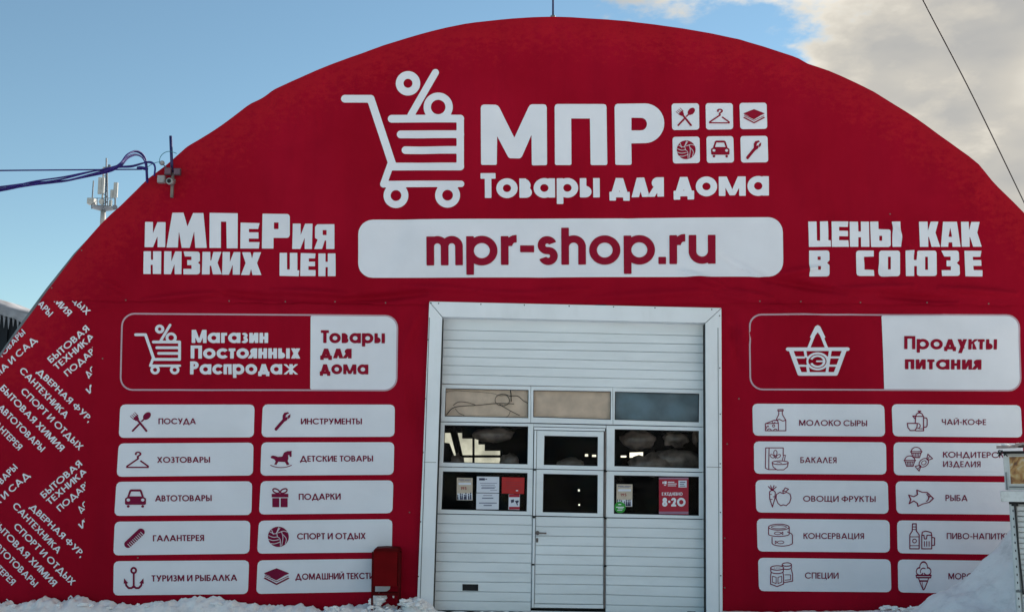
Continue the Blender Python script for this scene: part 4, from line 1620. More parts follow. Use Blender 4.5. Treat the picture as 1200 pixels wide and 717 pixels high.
# fixings of the banners
for par, pts, lf in ((ban_top, [(148, 352), (269, 353), (335, 354), (393, 354), (452, 355), (889, 354), (938, 353.6), (1008, 354.6), (1086, 354.8), (1158, 356), (1043, 251), (95, 293), (60, 337)], .016),
                     (ban_left, [(162, 653), (120, 420), (480, 600)], 0), (ban_right, [(849, 630), (849, 688), (852, 520), (1194, 690), (866, 467)], 0)):
    for (x, y) in pts:
        X, Yp, Z = W(x, y)
        yy = float(cloth_y(np.array([X]), np.array([Z]), lf)[0][0])
        bm = bmesh.new()
        add_tube(bm, [(X, yy + .01, Z), (X, yy - .008, Z)], .009, 8)
        bm_obj('eyelet', bm, MATS['metal_grey'], par)

# ------------------------------------------------------------------ gate
YS = Y0 - 0.055          # face of the white surround
YG = Y0 + 0.13           # face of the gate leaf


def plate(bm, Q, yf, depth, bev=0.004):
    """a plate with chamfered front from four photo corners TL,TR,BR,BL"""
    P = [Vector(W(x, y, yf)) for x, y in Q]
    c = sum(P, Vector()) / 4
    fr = []
    for i, p in enumerate(P):
        a = P[(i + 1) % 4] - p; b = P[i - 1] - p
        q = p + a.normalized() * bev + b.normalized() * bev
        fr.append(bm.verts.new(q))
    md = [bm.verts.new(p + Vector((0, bev, 0))) for p in P]
    bk = [bm.verts.new(p + Vector((0, depth, 0))) for p in P]
    bm.faces.new(fr)
    for A, B in ((fr, md), (md, bk)):
        for i in range(4):
            bm.faces.new((A[i], A[(i + 1) % 4], B[(i + 1) % 4], B[i]))
    bm.faces.new(list(reversed(bk)))


def ring_plate(bm, Qo, Qi, yf, depth, bev=0.004):
    O = [Vector(W(x, y, yf)) for x, y in Qo]; I = [Vector(W(x, y, yf)) for x, y in Qi]

    def inset(P, k):
        out = []
        for i, p in enumerate(P):
            a = P[(i + 1) % 4] - p; b = P[i - 1] - p
            out.append(p + (a.normalized() + b.normalized()) * k)
        return out
    loops = [[p + Vector((0, depth, 0)) for p in O], [p + Vector((0, bev, 0)) for p in O], inset(O, bev), inset(I, -bev),
             [p + Vector((0, bev, 0)) for p in I], [p + Vector((0, depth, 0)) for p in I]]
    vl = [[bm.verts.new(p) for p in l] for l in loops]
    for A, B in zip(vl, vl[1:] + vl[:1]):
        for i in range(4):
            bm.faces.new((A[i], A[(i + 1) % 4], B[(i + 1) % 4], B[i]))


# white surround: jambs and lintel mitred together
surround = thing_part('gate_surround', hangar, None)
BOT = 722
pieces = {
    'lintel': [(503.2, 353.2), (845.3, 360.8), (826.5, 378.2), (518.6, 371.2)],
    'left_jamb': [(503.0, 353.8), (518.2, 371.8), (507, BOT), (488, BOT)],
    'right_jamb': [(826.8, 378.8), (845.4, 361.4), (846.8, BOT), (828, BOT)]}
for nm, Q in pieces.items():
    bm = bmesh.new()
    plate(bm, Q, YS, 0.27, .0025)
    o = bm_obj('jamb' if 'jamb' in nm else 'lintel', bm, MATS['white_paint'], surround)
for (x, y) in [(505, 355), (514, 355.5), (563.5, 356.5), (614.5, 357.5), (667, 358.7), (719, 359.6), (767.5, 360.8), (834, 362.6), (843.2, 370), (843.5, 431), (844, 485), (844, 543), (844.2, 600), (844.6, 674),
               (501.5, 398), (498.5, 467), (496, 530), (493, 611), (490.3, 675)]:
    bm = bmesh.new()
    p = W(x, y, YS)
    add_tube(bm, [(p[0], YS + .01, p[2]), (p[0], YS - .006, p[2])], .008, 8)
    bm_obj('screw', bm, MATS['cable_black'], surround)
# thin folded flange along the outer edges, joint lines in the jambs
for Q in ([(500.6, 372), (501.5, 372), (489.9, BOT), (489.0, BOT)], [(843.2, 384), (844, 384), (845.4, BOT), (844.7, BOT)]):
    bm = bmesh.new()
    Qs = [(x + (2.2 if x < 600 else -2.2), y) for x, y in Q]
    plate(bm, Qs, YS - .003, .006, .0005)
    bm_obj('folded_edge', bm, MATS['roof_grey'], surround)
for Q in ([(496.5, 541), (511, 541.2), (511, 541.8), (496.5, 541.6)], [(828, 546.5), (845, 546.9), (845, 547.5), (828, 547.1)]):
    bm = bmesh.new()
    plate(bm, Q, YS - .0015, .004, .0003)
    bm_obj('joint', bm, MATS['roof_grey'], surround)

gate = thing_part('sectional_gate', hangar)
wicket = thing_part('wicket_door', hangar)


def edge_l(y):      # left edge of the leaf
    return np.interp(y, [370, 450, 500, 600, 716], [519.4, 517.6, 516.4, 512.2, 508.4])


def edge_r(y):
    return np.interp(y, [378, 716], [824.6, 826.0])


def wl(y):
    return np.interp(y, [500, 714], [625.6, 622.4])


def wr(y):
    return np.interp(y, [500, 714], [709.8, 708.6])


def slat(parent, a, b, c, d, g=0.42, mat='gate_paint'):
    """corners TL,TR,BR,BL; g = half joint in photo measure"""
    bm = bmesh.new()
    Q = [(a[0], a[1] + g), (b[0], b[1] + g), (c[0], c[1] - g), (d[0], d[1] - g)]
    plate(bm, Q, YG, 0.035, .007)
    return bm_obj('slat', bm, MATS[mat], parent)


# dark backing just behind the slats so the joints read dark
bm = bmesh.new()
plate(bm, [(520, 366), (825, 374), (824.5, 455.5), (518, 449)], YG + .03, .02, .001)
plate(bm, [(513, 603), (825, 609), (827, 712), (508.5, 712)], YG + .03, .02, .001)
bm_obj('core', bm, MATS['roof_light'], gate)
LT = [366, 386.5, 398, 407.7, 417.4, 427.8, 438.6, 449.6]
RT = [374, 393.6, 403.4, 413.5, 425.0, 435.0, 445.5, 456.2]
for i in range(7):
    slat(gate, (edge_l(LT[i]), LT[i]), (edge_r(RT[i]), RT[i]), (edge_r(RT[i + 1]), RT[i + 1]), (edge_l(LT[i + 1]), LT[i + 1]), 0.20 if i != 2 else .32)
LL = [601.9, 613, 624, 635, 646.7, 657.5, 669, 681, 692, 703.3, 714.6]
LM = [603.9, 615, 625.8, 637, 648.3, 659.5, 671, 682.3, 694, 705, 716.4]
for i in range(10):
    slat(gate, (edge_l(LL[i]), LL[i]), (wl(LM[i]) - .5, LM[i]), (wl(LM[i + 1]) - .5, LM[i + 1]), (edge_l(LL[i + 1]), LL[i + 1]), .24)
RL = [606.6, 617.5, 628.7, 640, 651, 662, 673.8, 685, 696.3, 708.3, 717]
RR_ = [608.3, 619.7, 631, 642.5, 653.7, 664.7, 676.3, 687.5, 700, 711, 719]
for i in range(10):
    slat(gate, (wr(RL[i]) + 1.0, RL[i]), (edge_r(RR_[i]), RR_[i]), (edge_r(RR_[i + 1]), RR_[i + 1]), (wr(RL[i + 1]) + 1.0, RL[i + 1]), .24)
WL_ = [604.8, 616.6, 627.5, 638.7, 649.5, 661, 672.5, 683.8, 695.5, 706.7]
WR2 = [606.2, 617.4, 628.6, 639.8, 650.9, 662, 673.6, 684.8, 696.2, 707.8]
for i in range(9):
    slat(wicket, (wl(WL_[i]) + 4.0, WL_[i]), (wr(WR2[i]) - 1.6, WR2[i]), (wr(WR2[i + 1]) - 1.6, WR2[i + 1]), (wl(WL_[i + 1]) + 4.0, WL_[i + 1]), .24)

# window sections: frame rings with their panes


def window(parent, Qo, Qi, glass='pane_glass'):
    bm = bmesh.new()
    ring_plate(bm, Qo, Qi, YG - .002, .04, .005)
    f = bm_obj('window_frame', bm, MATS['gate_paint'], parent)
    # black rubber bead
    bm = bmesh.new()
    Qb = [(Qi[0][0] + .7, Qi[0][1] + .7), (Qi[1][0] - .7, Qi[1][1] + .7), (Qi[2][0] - .7, Qi[2][1] - .7), (Qi[3][0] + .7, Qi[3][1] - .7)]
    ring_plate(bm, Qi, Qb, YG + .012, .02, .001)
    bm_obj('rubber_bead', bm, MATS['seal_black'], parent)
    bm = bmesh.new()
    vs = [bm.verts.new(W(x, y, YG + .022)) for x, y in Qi]
    bm.faces.new(vs)
    bm_obj('pane', bm, MATS[glass], parent)


window(gate, [(517.5, 450.3), (621.9, 452.3), (621.8, 495.2), (516.4, 493.6)], [(522.2, 454.8), (619.4, 456.8), (619.0, 489.6), (521.0, 487.6)])
window(gate, [(622.3, 452.3), (718.0, 454.0), (718.2, 497.2), (622.2, 495.2)], [(625.1, 457.0), (715.9, 458.4), (715.7, 491.6), (624.9, 488.6)])
window(gate, [(718.4, 454.0), (824.8, 456.6), (825.2, 499.6), (718.6, 497.2)], [(720.8, 458.7), (819.6, 461.0), (819.2, 494.6), (720.4, 491.6)])
window(gate, [(516.3, 494.4), (625.2, 496.2), (624.6, 548.8), (514.5, 546.2)], [(521.0, 497.8), (619.0, 499.4), (618.2, 543.8), (519.3, 541.6)])
window(gate, [(514.4, 546.9), (624.4, 549.6), (623.8, 603.4), (512.3, 601.3)], [(519.0, 552.0), (618.2, 553.9), (617.2, 599.0), (517.2, 596.6)])
window(gate, [(710.7, 498.2), (825.0, 500.4), (825.2, 552.8), (710.5, 551.0)], [(720.4, 502.6), (819.2, 504.6), (819.2, 548.6), (720.0, 546.0)])
window(gate, [(710.4, 551.8), (825.2, 553.6), (825.4, 607.6), (710.0, 605.8)], [(719.7, 556.5), (819.2, 558.2), (819.2, 604.0), (719.4, 601.6)])
window(wicket, [(629.2, 504.2), (707.6, 505.6), (707.4, 550.6), (628.6, 549.0)], [(638.0, 510.2), (700.8, 511.6), (700.4, 545.9), (637.2, 544.4)])
window(wicket, [(628.5, 549.8), (707.3, 551.4), (707.0, 605.6), (627.9, 603.8)], [(636.8, 554.8), (700.6, 556.2), (700.2, 601.2), (636.0, 599.8)])
# lintel strip over the wicket and the aluminium edge profiles
bm = bmesh.new(); plate(bm, [(625.4, 496.4), (710.2, 498.2), (710.0, 501.4), (625.4, 499.4)], YG - .002, .04, .003)
bm_obj('wicket_header', bm, MATS['gate_paint'], gate)
bm = bmesh.new(); plate(bm, [(625.6, 500.2), (709.2, 502.0), (709.0, 504.9), (626.0, 503.3)], YG - .012, .05, .003)
bm_obj('edge_profile', bm, MATS['white_paint'], wicket)
for ya, yb in ((504, 549), (551, 604), (607, 660.3), (662, 711.5)):
    bm = bmesh.new(); plate(bm, [(wl(ya) + .7, ya), (wl(ya) + 3.2, ya), (wl(yb) + 3.2, yb), (wl(yb) + .7, yb)], YG - .014, .05, .004)
    bm_obj('edge_profile', bm, MATS['white_paint'], wicket)
    bm = bmesh.new(); plate(bm, [(wr(ya) - 1.2, ya + 1), (wr(ya) + .5, ya + 1), (wr(yb) + .5, yb + 1), (wr(yb) - 1.2, yb + 1)], YG - .010, .05, .003)
    bm_obj('edge_profile', bm, MATS['metal_grey'], wicket)
bm = bmesh.new(); plate(bm, [(wl(708) + 3.6, 707.4), (707.2, 708.4), (707, 712.6), (wl(712) + 3.6, 711.4)], YG - .010, .05, .003)
bm_obj('threshold_rail', bm, MATS['white_paint'], wicket)
bm = bmesh.new(); plate(bm, [(622.4, 712.2), (709.4, 713.8), (709.4, 714.8), (622.4, 713.2)], YG - .004, .03, .001)
bm_obj('threshold_gap', bm, MATS['seal_black'], wicket)
bm = bmesh.new(); plate(bm, [(508.4, 714.9), (622.2, 716.6), (622.2, 719), (508.4, 719)], YG, .04, .002)
plate(bm, [(710, 718), (826, 719.5), (826, 723), (710, 722)], YG, .04, .002)
bm_obj('bottom_seal', bm, MATS['seal_black'], gate)
bm = bmesh.new(); plate(bm, [(622.4, 715.1), (709.4, 716.6), (709.4, 722), (622.4, 722)], YG - .001, .03, .001)
bm_obj('foot_strip', bm, MATS['gate_paint'], gate)
# black hinge connectors
for x, y in [(626.6, 550), (625.6, 605.4), (624.6, 661.2), (709.8, 551.9), (709.4, 607.1), (709.1, 662.9)]:
    bm = bmesh.new(); plate(bm, [(x - 1.6, y - .9), (x + 1.6, y - .9), (x + 1.6, y + .9), (x - 1.6, y + .9)], YG - .022, .03, .002)
    bm_obj('hinge', bm, MATS['seal_black'], wicket)
for x, y in [(508.9, 666.5), (826.6, 675)]:
    bm = bmesh.new(); plate(bm, [(x - 1.0, y - 4.5), (x + 1.6, y - 4.5), (x + 1.6, y + 4.5), (x - 1.0, y + 4.5)], YG - .03, .05, .004)
    bm_obj('lock_bracket', bm, MATS['seal_black'], gate)
# dark gap strips beside the leaf
bm = bmesh.new(); plate(bm, [(518.3, 373.5), (519.1, 373.5), (508.0, 719), (507.1, 719)], YS + .03, .17, .001)
bm_obj('side_seal', bm, MATS['seal_black'], gate)
bm = bmesh.new(); plate(bm, [(826.1, 379.5), (826.8, 379.5), (828.0, 719), (827.3, 719)], YS + .03, .17, .001)
bm_obj('side_seal', bm, MATS['seal_black'], gate)
# letter slot
bm = bmesh.new()
ring_plate(bm, [(542.0, 684), (560.4, 684.3), (560.3, 691.9), (541.9, 691.6)], [(543.0, 685), (559.5, 685.3), (559.4, 691), (542.9, 690.7)], YG - .006, .02, .002)
vs = [bm.verts.new(W(x, y, YG - .001)) for x, y in [(542.5, 684.5), (560, 684.8), (560, 691.5), (542.5, 691.2)]]
bm.faces.new(vs)
bm_obj('hand_slot', bm, MATS['seal_black'], gate)
# handle with rose and key plate
hx, hy, hz = W(629.8, 624, YG)
bm = bmesh.new()
add_tube(bm, [(hx, YG + .01, hz), (hx, YG - .012, hz)], .026, 16)
add_tube(bm, [(hx, YG - .01, hz), (hx, YG - .055, hz)], .011, 12)
add_tube(bm, [(hx - .005, YG - .053, hz), (hx + .06, YG - .055, hz - .001), (hx + .11, YG - .05, hz - .003)], .0095, 12)
bm_obj('door_handle', bm, MATS['metal_grey'], wicket, True)
kx, _, kz = W(629.4, 632.6, YG)
bm = bmesh.new()
add_box(bm, kx - .014, YG - .010, kz - .026, kx + .014, YG + .01, kz + .026, .006)
bm_obj('key_plate', bm, MATS['metal_grey'], wicket, True)
bm = bmesh.new()
add_box(bm, kx - .004, YG - .013, kz - .012, kx + .004, YG - .008, kz + .010)
bm_obj('keyhole', bm, MATS['seal_black'], wicket)
# scuff plate near the lower right corner of the leaf
bm = bmesh.new(); plate(bm, [(805.5, 715.6), (815, 715.8), (815, 717.2), (805.5, 717)], YG - .004, .01, .001)
bm_obj('foot_lift_plate', bm, MATS['roof_grey'], gate)

# what stands behind the panes
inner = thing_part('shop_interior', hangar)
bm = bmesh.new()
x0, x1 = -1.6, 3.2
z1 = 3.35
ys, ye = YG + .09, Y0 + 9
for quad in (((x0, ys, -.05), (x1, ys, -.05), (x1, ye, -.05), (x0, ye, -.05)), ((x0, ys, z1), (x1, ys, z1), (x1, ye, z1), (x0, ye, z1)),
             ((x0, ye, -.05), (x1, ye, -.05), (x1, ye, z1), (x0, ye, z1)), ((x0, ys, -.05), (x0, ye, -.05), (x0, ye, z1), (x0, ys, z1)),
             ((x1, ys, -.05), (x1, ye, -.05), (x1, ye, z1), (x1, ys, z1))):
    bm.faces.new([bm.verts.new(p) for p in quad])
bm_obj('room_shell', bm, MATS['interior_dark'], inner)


def wave_board(name, Q, Y, mat, amp=.008, n=14):
    V = []; F = []
    for i in range(n + 1):
        for j in range(n * 2 + 1):
            u, v = j / (2 * n), i / n
            a, b, c, d = [Vector(W(x, y, Y)) for x, y in Q]
            p = a * (1 - u) * (1 - v) + b * u * (1 - v) + c * u * v + d * (1 - u) * v
            p.y += amp * mnoise.noise(Vector((p.x * 4, p.z * 5, 3)))
            V.append(p)
    m = 2 * n + 1
    for i in range(n):
        for j in range(2 * n):
            F.append((i * m + j, i * m + j + 1, (i + 1) * m + j + 1, (i + 1) * m + j))
    return mesh_obj(name, V, F, mat, inner, True)


wave_board('insulation_board', [(514, 448), (621.5, 450), (621.5, 492), (514, 490)], YG + .065, MATS['foam_tan'])
wave_board('insulation_board', [(622, 451), (718, 453), (718, 493), (622, 491)], YG + .065, MATS['foam_tan'])
wave_board('blue_film', [(718.5, 453), (826, 455), (826, 499), (718.5, 497)], YG + .065, MATS['film_blue'])
cab = lambda pts, r: smooth_pts([W(490 + x / 4.625, 345 + y / 4.625, YG + .045) for x, y in pts], 6)
bm = bmesh.new()
add_tube(bm, cab([(150, 655), (200, 610), (320, 600), (420, 590), (520, 592)], 0), .0042, 6)
add_tube(bm, cab([(190, 600), (220, 582), (270, 585), (310, 598)], 0), .0038, 6)
add_tube(bm, cab([(500, 515), (503, 540), (505, 580)], 0), .006, 6)
add_tube(bm, cab([(495, 550), (460, 538), (425, 552), (418, 580), (440, 600), (480, 598), (495, 575), (480, 548), (440, 548)], 0), .0038, 6)
add_tube(bm, cab([(495, 550), (540, 550), (570, 575), (598, 590)], 0), .0045, 6)
add_tube(bm, cab([(440, 595), (500, 630), (550, 655)], 0), .004, 6)
add_tube(bm, cab([(500, 630), (490, 655), (475, 665)], 0), .003, 6)
add_tube(bm, cab([(200, 618), (220, 640), (250, 655)], 0), .003, 6)
add_tube(bm, cab([(150, 530), (190, 520), (280, 525), (400, 535), (430, 545)], 0), .002, 6)
bm_obj('tangled_cable', bm, MATS['cable_black'], inner, True)
# added glowing panel with dark cut-outs before it, standing in for pane reflections
bm = bmesh.new()
Yb = Y0 + 6
plate(bm, [(522, 506), (545, 506), (560, 512), (548, 545)], Yb, .02, .001)
bm.free()
bm = bmesh.new()
for Q in ([(521.5, 507), (586, 507), (586, 545), (516, 545)],):
    plate(bm, Q, Yb, .02, .001)
bm_obj('glow_panel', bm, MATS['panel_glow'], inner)
bm = bmesh.new()
for Q in ([(553.5, 505), (555.6, 505), (555.6, 546), (553.5, 546)], [(540, 533), (588, 533), (588, 535.6), (540, 535.6)],
          [(526, 500), (534, 500), (544.5, 546), (537.5, 546)], [(541.5, 500), (620, 500), (620, 513), (541.5, 513)],
          [(560.5, 512), (620, 512), (620, 520), (560.5, 520)], [(568, 519), (620, 519), (620, 527.5), (568, 527.5)], [(587, 520), (620, 520), (620, 548), (587, 548)],
          [(510, 517), (526, 519), (536, 546), (510, 546)]):
    plate(bm, Q, Yb - .35, .3, .01)
bm_obj('added_silhouette', bm, MATS['interior_dark'], inner)
bm = bmesh.new()
for Q in ([(738.0, 530), (753.6, 529.5), (753.4, 535), (738, 536)], [(727.6, 533.6), (734, 533.6), (734, 535.6), (727.6, 535.6)],
          [(685.6, 531.8), (689.2, 531.8), (689.2, 534.6), (685.6, 534.6)], [(694, 532.6), (698.6, 532.6), (698.6, 535), (694, 535)],
          [(677.4, 573), (679.4, 573), (679.4, 575.4), (677.4, 575.4)], [(678, 590.4), (679.6, 590.4), (679.6, 592), (678, 592)]):
    plate(bm, Q, Yb - .4, .02, .001)
bm_obj('glow_spot', bm, MATS['spot_glow'], inner)  # added glowing spots for the small bright patches in the panes
bm = bmesh.new()
# added rounded shapes just behind the panes, in place of soft reflections
for (px, py, rx, ry, yy) in [(578, 509, 23, 9, .5), (748, 515, 20, 11, .55), (792, 514, 15, 8, .45), (792, 540, 30, 13, .6), (760, 545, 24, 12, .5), (536, 542, 8, 9, .4), (597, 541, 11, 9, .5),
                             (668, 543, 16, 6, .8), (815, 512, 3.5, 9, .6)]:
    c = Vector(W(px, py, YG + yy))
    sx = rx * (YG + yy) / F_PX; sz = ry * (YG + yy) / F_PX
    r_ = bmesh.ops.create_icosphere(bm, subdivisions=3, radius=1.0)
    for v in r_['verts']:
        nn = mnoise.noise(v.co * 2.2 + Vector((px, py, 0)))
        v.co = Vector((v.co.x * sx * (1 + .25 * nn), v.co.y * min(sx, sz) * .8, v.co.z * sz * (1 + .6 * nn + .25 * mnoise.noise(v.co * 4.5)))) + c
varied('reflection_tone', (0.19, 0.14, 0.12), 0.3, 0, 0.5, var=0.7, scale=7, bump=.6, bscale=14)
bm_obj('reflection_blob', bm, MATS['reflection_tone'], inner, True)

# ------------------------------------------------------------------ papers on the glass
YP = YG + .014


def sheet(name, label, cat, Q, mat, marks=(), group=None, thick=.0012, yo=0.0):
    c = W(sum(q[0] for q in Q) / 4, Q[2][1], YP + yo)
    root = thing(name, label, cat, c, group)
    bm = bmesh.new()
    plate(bm, Q, YP + yo, thick, .0003)
    bm_obj('sheet', bm, MATS[mat], root)
    ox, oy = Q[0]
    w = Q[1][0] - Q[0][0]; h = Q[3][1] - Q[0][1]
    for mk in marks:
        nm, m2 = mk[0], mk[1]
        if nm == 'bars':
            bm = bmesh.new()
            for x0, y0, x1, y1 in mk[2]:
                P = [(ox + w * x0, oy + h * y0), (ox + w * x1, oy + h * y0), (ox + w * x1, oy + h * y1), (ox + w * x0, oy + h * y1)]
                bm.faces.new([bm.verts.new(W(x, y, YP + yo - .0014)) for x, y in P])
            bm_obj(mk[3] if len(mk) > 3 else 'printed_lines', bm, MATS[m2], root)
        elif nm == 'text':
            txt, x0, y0, x1, cap, ww = mk[2]
            P, F = text_geo(txt, (ox + w * x0, oy + h * y0), (ox + w * x1, oy + h * y0), h * cap, w=ww, gap=.1, res=30)
            V = [W(x, y, YP + yo - .0016) for x, y in P]
            mesh_obj('lettering', V, F, MATS[m2], root)
        elif nm == 'shape':
            P, F = shape_mesh(mk[2], 1.5, maxrun=6)
            V = [W(ox + w * x / 100, oy + h * y / 100, YP + yo - .0016) for x, y in P]
            mesh_obj('printed_picture', V, F, MATS[m2], root)
    return root


def figs(seed):
    r_ = random.Random(seed)
    s = S()
    for k in range(7):
        x = 8 + k * 13 + r_.uniform(-3, 3)
        y = 76 + r_.uniform(-6, 6)
        s.circ(x, y, 4); s.poly([(x - 5, 98), (x - 4, y + 5), (x + 4, y + 5), (x + 6, 98)])
    return s


lines = lambda ys, x0=.12, x1=.88, hh=.022: [(x0 + .04 * (i % 3), y, x1 - .05 * ((i * 2) % 3), y + hh) for i, y in enumerate(ys)]
price = [('bars', 'paper_white', [(.10, .22, .90, .32)], 'printed_panel'), ('bars', 'paper_white', [(.03, .70, .97, .99)], 'printed_panel'), ('bars', 'ink_grey', [(.08, .07, .45, .11), (.5, .08, .9, .11), (.2, .13, .8, .15)]),
         ('text', 'ink_red', ('195', .24, .54, .62, .13, .2)), ('shape', 'ink_navy', figs(1))]
price2 = price[:4] + [('shape', 'ink_navy', figs(4))]
sheet('price_poster', 'beige price poster showing 195, beside two white notices', 'poster',
      [(535.4, 559.4), (553.8, 559.8), (553.8, 586.0), (535.2, 585.6)], 'paper_beige', price)
sheet('price_poster', 'beige price poster showing 195, its corner under the round green sticker', 'poster',
      [(722.6, 567.0), (741.2, 567.2), (741.0, 593.4), (722.4, 593.2)], 'paper_beige', price2)
sheet('paper_notice', 'upper white paper notice with a dark blue stamp in the left lower window', 'notice',
      [(558.8, 558.0), (585.0, 558.4), (584.8, 577.2), (558.4, 576.8)], 'paper_white',
      [('bars', 'ink_navy', [(.1, .10, .36, .24), (.38, .13, .46, .19)], 'stamp'), ('bars', 'ink_grey', lines([.40, .52, .63], .14, .9, .035) + [(.2, .70, .8, .76), (.6, .84, .9, .87)])])
sheet('paper_notice', 'lower white paper notice hanging right below the stamped one', 'notice',
      [(558.2, 577.6), (584.8, 577.9), (584.4, 596.6), (558.0, 596.4)], 'paper_white',
      [('bars', 'ink_grey', [(.3, .12, .7, .16), (.25, .27, .75, .34), (.12, .58, .9, .64), (.32, .72, .68, .79)])])
sheet('paper_notice', 'plain red paper notice in the left lower window', 'notice',
      [(588.2, 558.8), (614.6, 559.4), (614.0, 578.4), (588.0, 577.8)], 'paper_red', [('bars', 'ink_red', lines([.3, .42, .56, .68], .15, .9, .03)), ('bars', 'paper_white', [(.62, .80, .72, .86)], 'white_mark')])
cam_s = S().poly([(18, 38), (45, 34), (50, 46), (40, 56), (30, 54), (22, 60)]).poly([(55, 44), (86, 40), (92, 50), (78, 58), (84, 72), (74, 72), (68, 60)])
sheet('camera_notice', 'small white surveillance notice with pink bars below the red sheet', 'notice',
      [(596.2, 578.6), (609.2, 578.9), (608.8, 597.0), (595.8, 596.7)], 'paper_white',
      [('bars', 'sign_red', [(0.02, .01, .98, .20)], 'bar'), ('bars', 'sign_red', [(.02, .82, .98, .99)], 'bar'), ('shape', 'ink_navy', cam_s)], yo=-.001)
sheet('opening_hours_sign', 'red opening hours sign reading ЕЖЕДНЕВНО 8·20 behind the right lower pane', 'sign',
      [(772.2, 559.2), (806.8, 559.8), (806.8, 602.8), (772.4, 602.0)], 'sign_red',
      [('bars', 'sign_mauve', [(0, .0, 1, .045)], 'border_bar'), ('bars', 'sign_mauve', [(0, .93, 1, 1)], 'border_bar'), ('bars', 'paper_white', [(.66, .08, .94, .27)], 'white_box'),
       ('bars', 'print_white', [(.12, .11, .16, .17), (.18, .10, .26, .18), (.30, .115, .52, .14), (.30, .165, .60, .185), (.30, .215, .58, .235), (.17, .20, .24, .22)]),
       ('text', 'print_white', ('ЕЖЕДНЕВНО', .10, .49, .80, .085, .2)), ('text', 'print_white', ('8·20', .11, .79, .90, .235, .25))])
# dark lines inside the white box of the hours sign are drawn on their own strip
hs = bpy.data.objects['opening_hours_sign']
bm = bmesh.new()
for q in ((796.6, 564.2, 803.2, 565.4), (796.6, 566.6, 801.8, 567.6), (796.6, 568.6, 803.2, 569.6)):
    bm.faces.new([bm.verts.new(W(x, y, YP - .0022)) for x, y in ((q[0], q[1]), (q[2], q[1]), (q[2], q[3]), (q[0], q[3]))])
bm_obj('box_lines', bm, MATS['ink_grey'], hs)
st = thing('round_sticker', 'round green sticker stuck to the pane over a price poster', 'sticker', W(726.4, 600, YP - .004))
bm = bmesh.new()
c = W(726.6, 594.2, YP - .004)
add_tube(bm, [(c[0], c[1], c[2]), (c[0], c[1] - .0012, c[2])], .070, 32)
bm_obj('disc', bm, MATS['sticker_green'], st)
bm = bmesh.new()
for q in ((722.0, 593.4, 731.2, 594.4), (724, 595.2, 730.4, 596.0), (724.6, 590.2, 728.0, 591.2), (723.4, 597.2, 729.2, 597.9)):
    bm.faces.new([bm.verts.new(W(x, y, YP - .0058)) for x, y in ((q[0], q[1]), (q[2], q[1]), (q[2], q[3]), (q[0], q[3]))])
bm_obj('printed_lines', bm, MATS['print_white'], st)

# ------------------------------------------------------------------ mast with cameras on the left shoulder
YM = Y0 - 0.10
mast = thing('service_mast', 'short dark mast clamped to the left shoulder of the arch above the camera', 'mast', W(201, 232, YM))
bm = bmesh.new(); add_tube(bm, [W(201.8, 206, YM), W(200.0, 159.6, YM)], .019, 10)
bm_obj('upper_pole', bm, MATS['mast_blue'], mast, True)
bm = bmesh.new()
add_box(bm, W(200.4, 218, YM)[0], YM - .02, W(200, 231.8, YM)[2], W(203.6, 218, YM)[0], YM + .02, W(200, 203, YM)[2], .004)
bm_obj('lower_bracket', bm, MATS['metal_grey'], mast)
bm = bmesh.new()
add_tube(bm, [W(201.6, 204, YM), (W(201.6, 204, YM)[0], Y0 + .3, W(201.6, 204, YM)[2])], .012, 8)
bm_obj('wall_bolt', bm, MATS['metal_grey'], mast)


def flood(px0, px1, py0, py1, label):
    a = W(px0, py0, YM - .08); b = W(px1, py1, YM - .08)
    t = thing('floodlight', label, 'floodlight', ((a[0] + b[0]) / 2, YM - .06, b[2]), 'floodlights on the mast')
    bm = bmesh.new()
    add_box(bm, a[0], YM - .08, b[2], b[0], YM - .03, a[2], .008)
    bm_obj('housing', bm, MATS['lamp_dark'], t)
    bm = bmesh.new()
    add_box(bm, a[0] + .008, YM - .084, b[2] + .012, b[0] - .008, YM - .079, a[2] - .012)
    bm_obj('lamp_glass', bm, MATS['lamp_glass'], t)
    bm = bmesh.new()
    m = (a[0] + b[0]) / 2
    add_tube(bm, [(m, YM - .03, (a[2] + b[2]) / 2), (m, YM + .0, (a[2] + b[2]) / 2), (W(201, 200, YM)[0], YM, (a[2] + b[2]) / 2)], .006, 6)
    bm_obj('bracket', bm, MATS['metal_grey'], t)


flood(192.6, 200.2, 196.2, 204.6, 'small dark floodlight on the left of the mast')
flood(203.4, 211.2, 197.0, 205.0, 'small dark floodlight on the right of the mast')
jb = thing('junction_box', 'square pale grey junction box left of the round camera', 'junction box', W(188.6, 214, YM))
a = W(184.2, 205.4, YM - .05); b = W(192.6, 213.8, YM - .05)
bm = bmesh.new(); add_box(bm, a[0], YM - .05, b[2], b[0], YM + .02, a[2], .006)
bm_obj('box_body', bm, MATS['plastic_grey'], jb)
bm = bmesh.new(); add_box(bm, a[0] + .006, YM - .056, b[2] + .006, b[0] - .006, YM - .049, a[2] - .006, .003)
bm_obj('box_lid', bm, MATS['plastic_grey'], jb)
cc = thing('security_camera', 'round white bullet camera looking down from the mast', 'camera', W(198.2, 212, YM))
c = Vector(W(198.2, 212.2, YM - .16))
bm = bmesh.new(); add_tube(bm, [c + Vector((0, .15, .02)), c + Vector((0, .02, 0)), c], .040, 18, radii=[.036, .042, .042])
bm_obj('camera_body', bm, MATS['tower_white'], cc, True)
bm = bmesh.new(); add_tube(bm, [c + Vector((0, .005, 0)), c + Vector((0, -.006, 0))], .026, 16)
bm_obj('lens', bm, MATS['seal_black'], cc, True)
bm = bmesh.new(); add_tube(bm, [c + Vector((0, .12, .02)), c + Vector((.03, .16, .05)), Vector(W(201.5, 208, YM))], .009, 8)
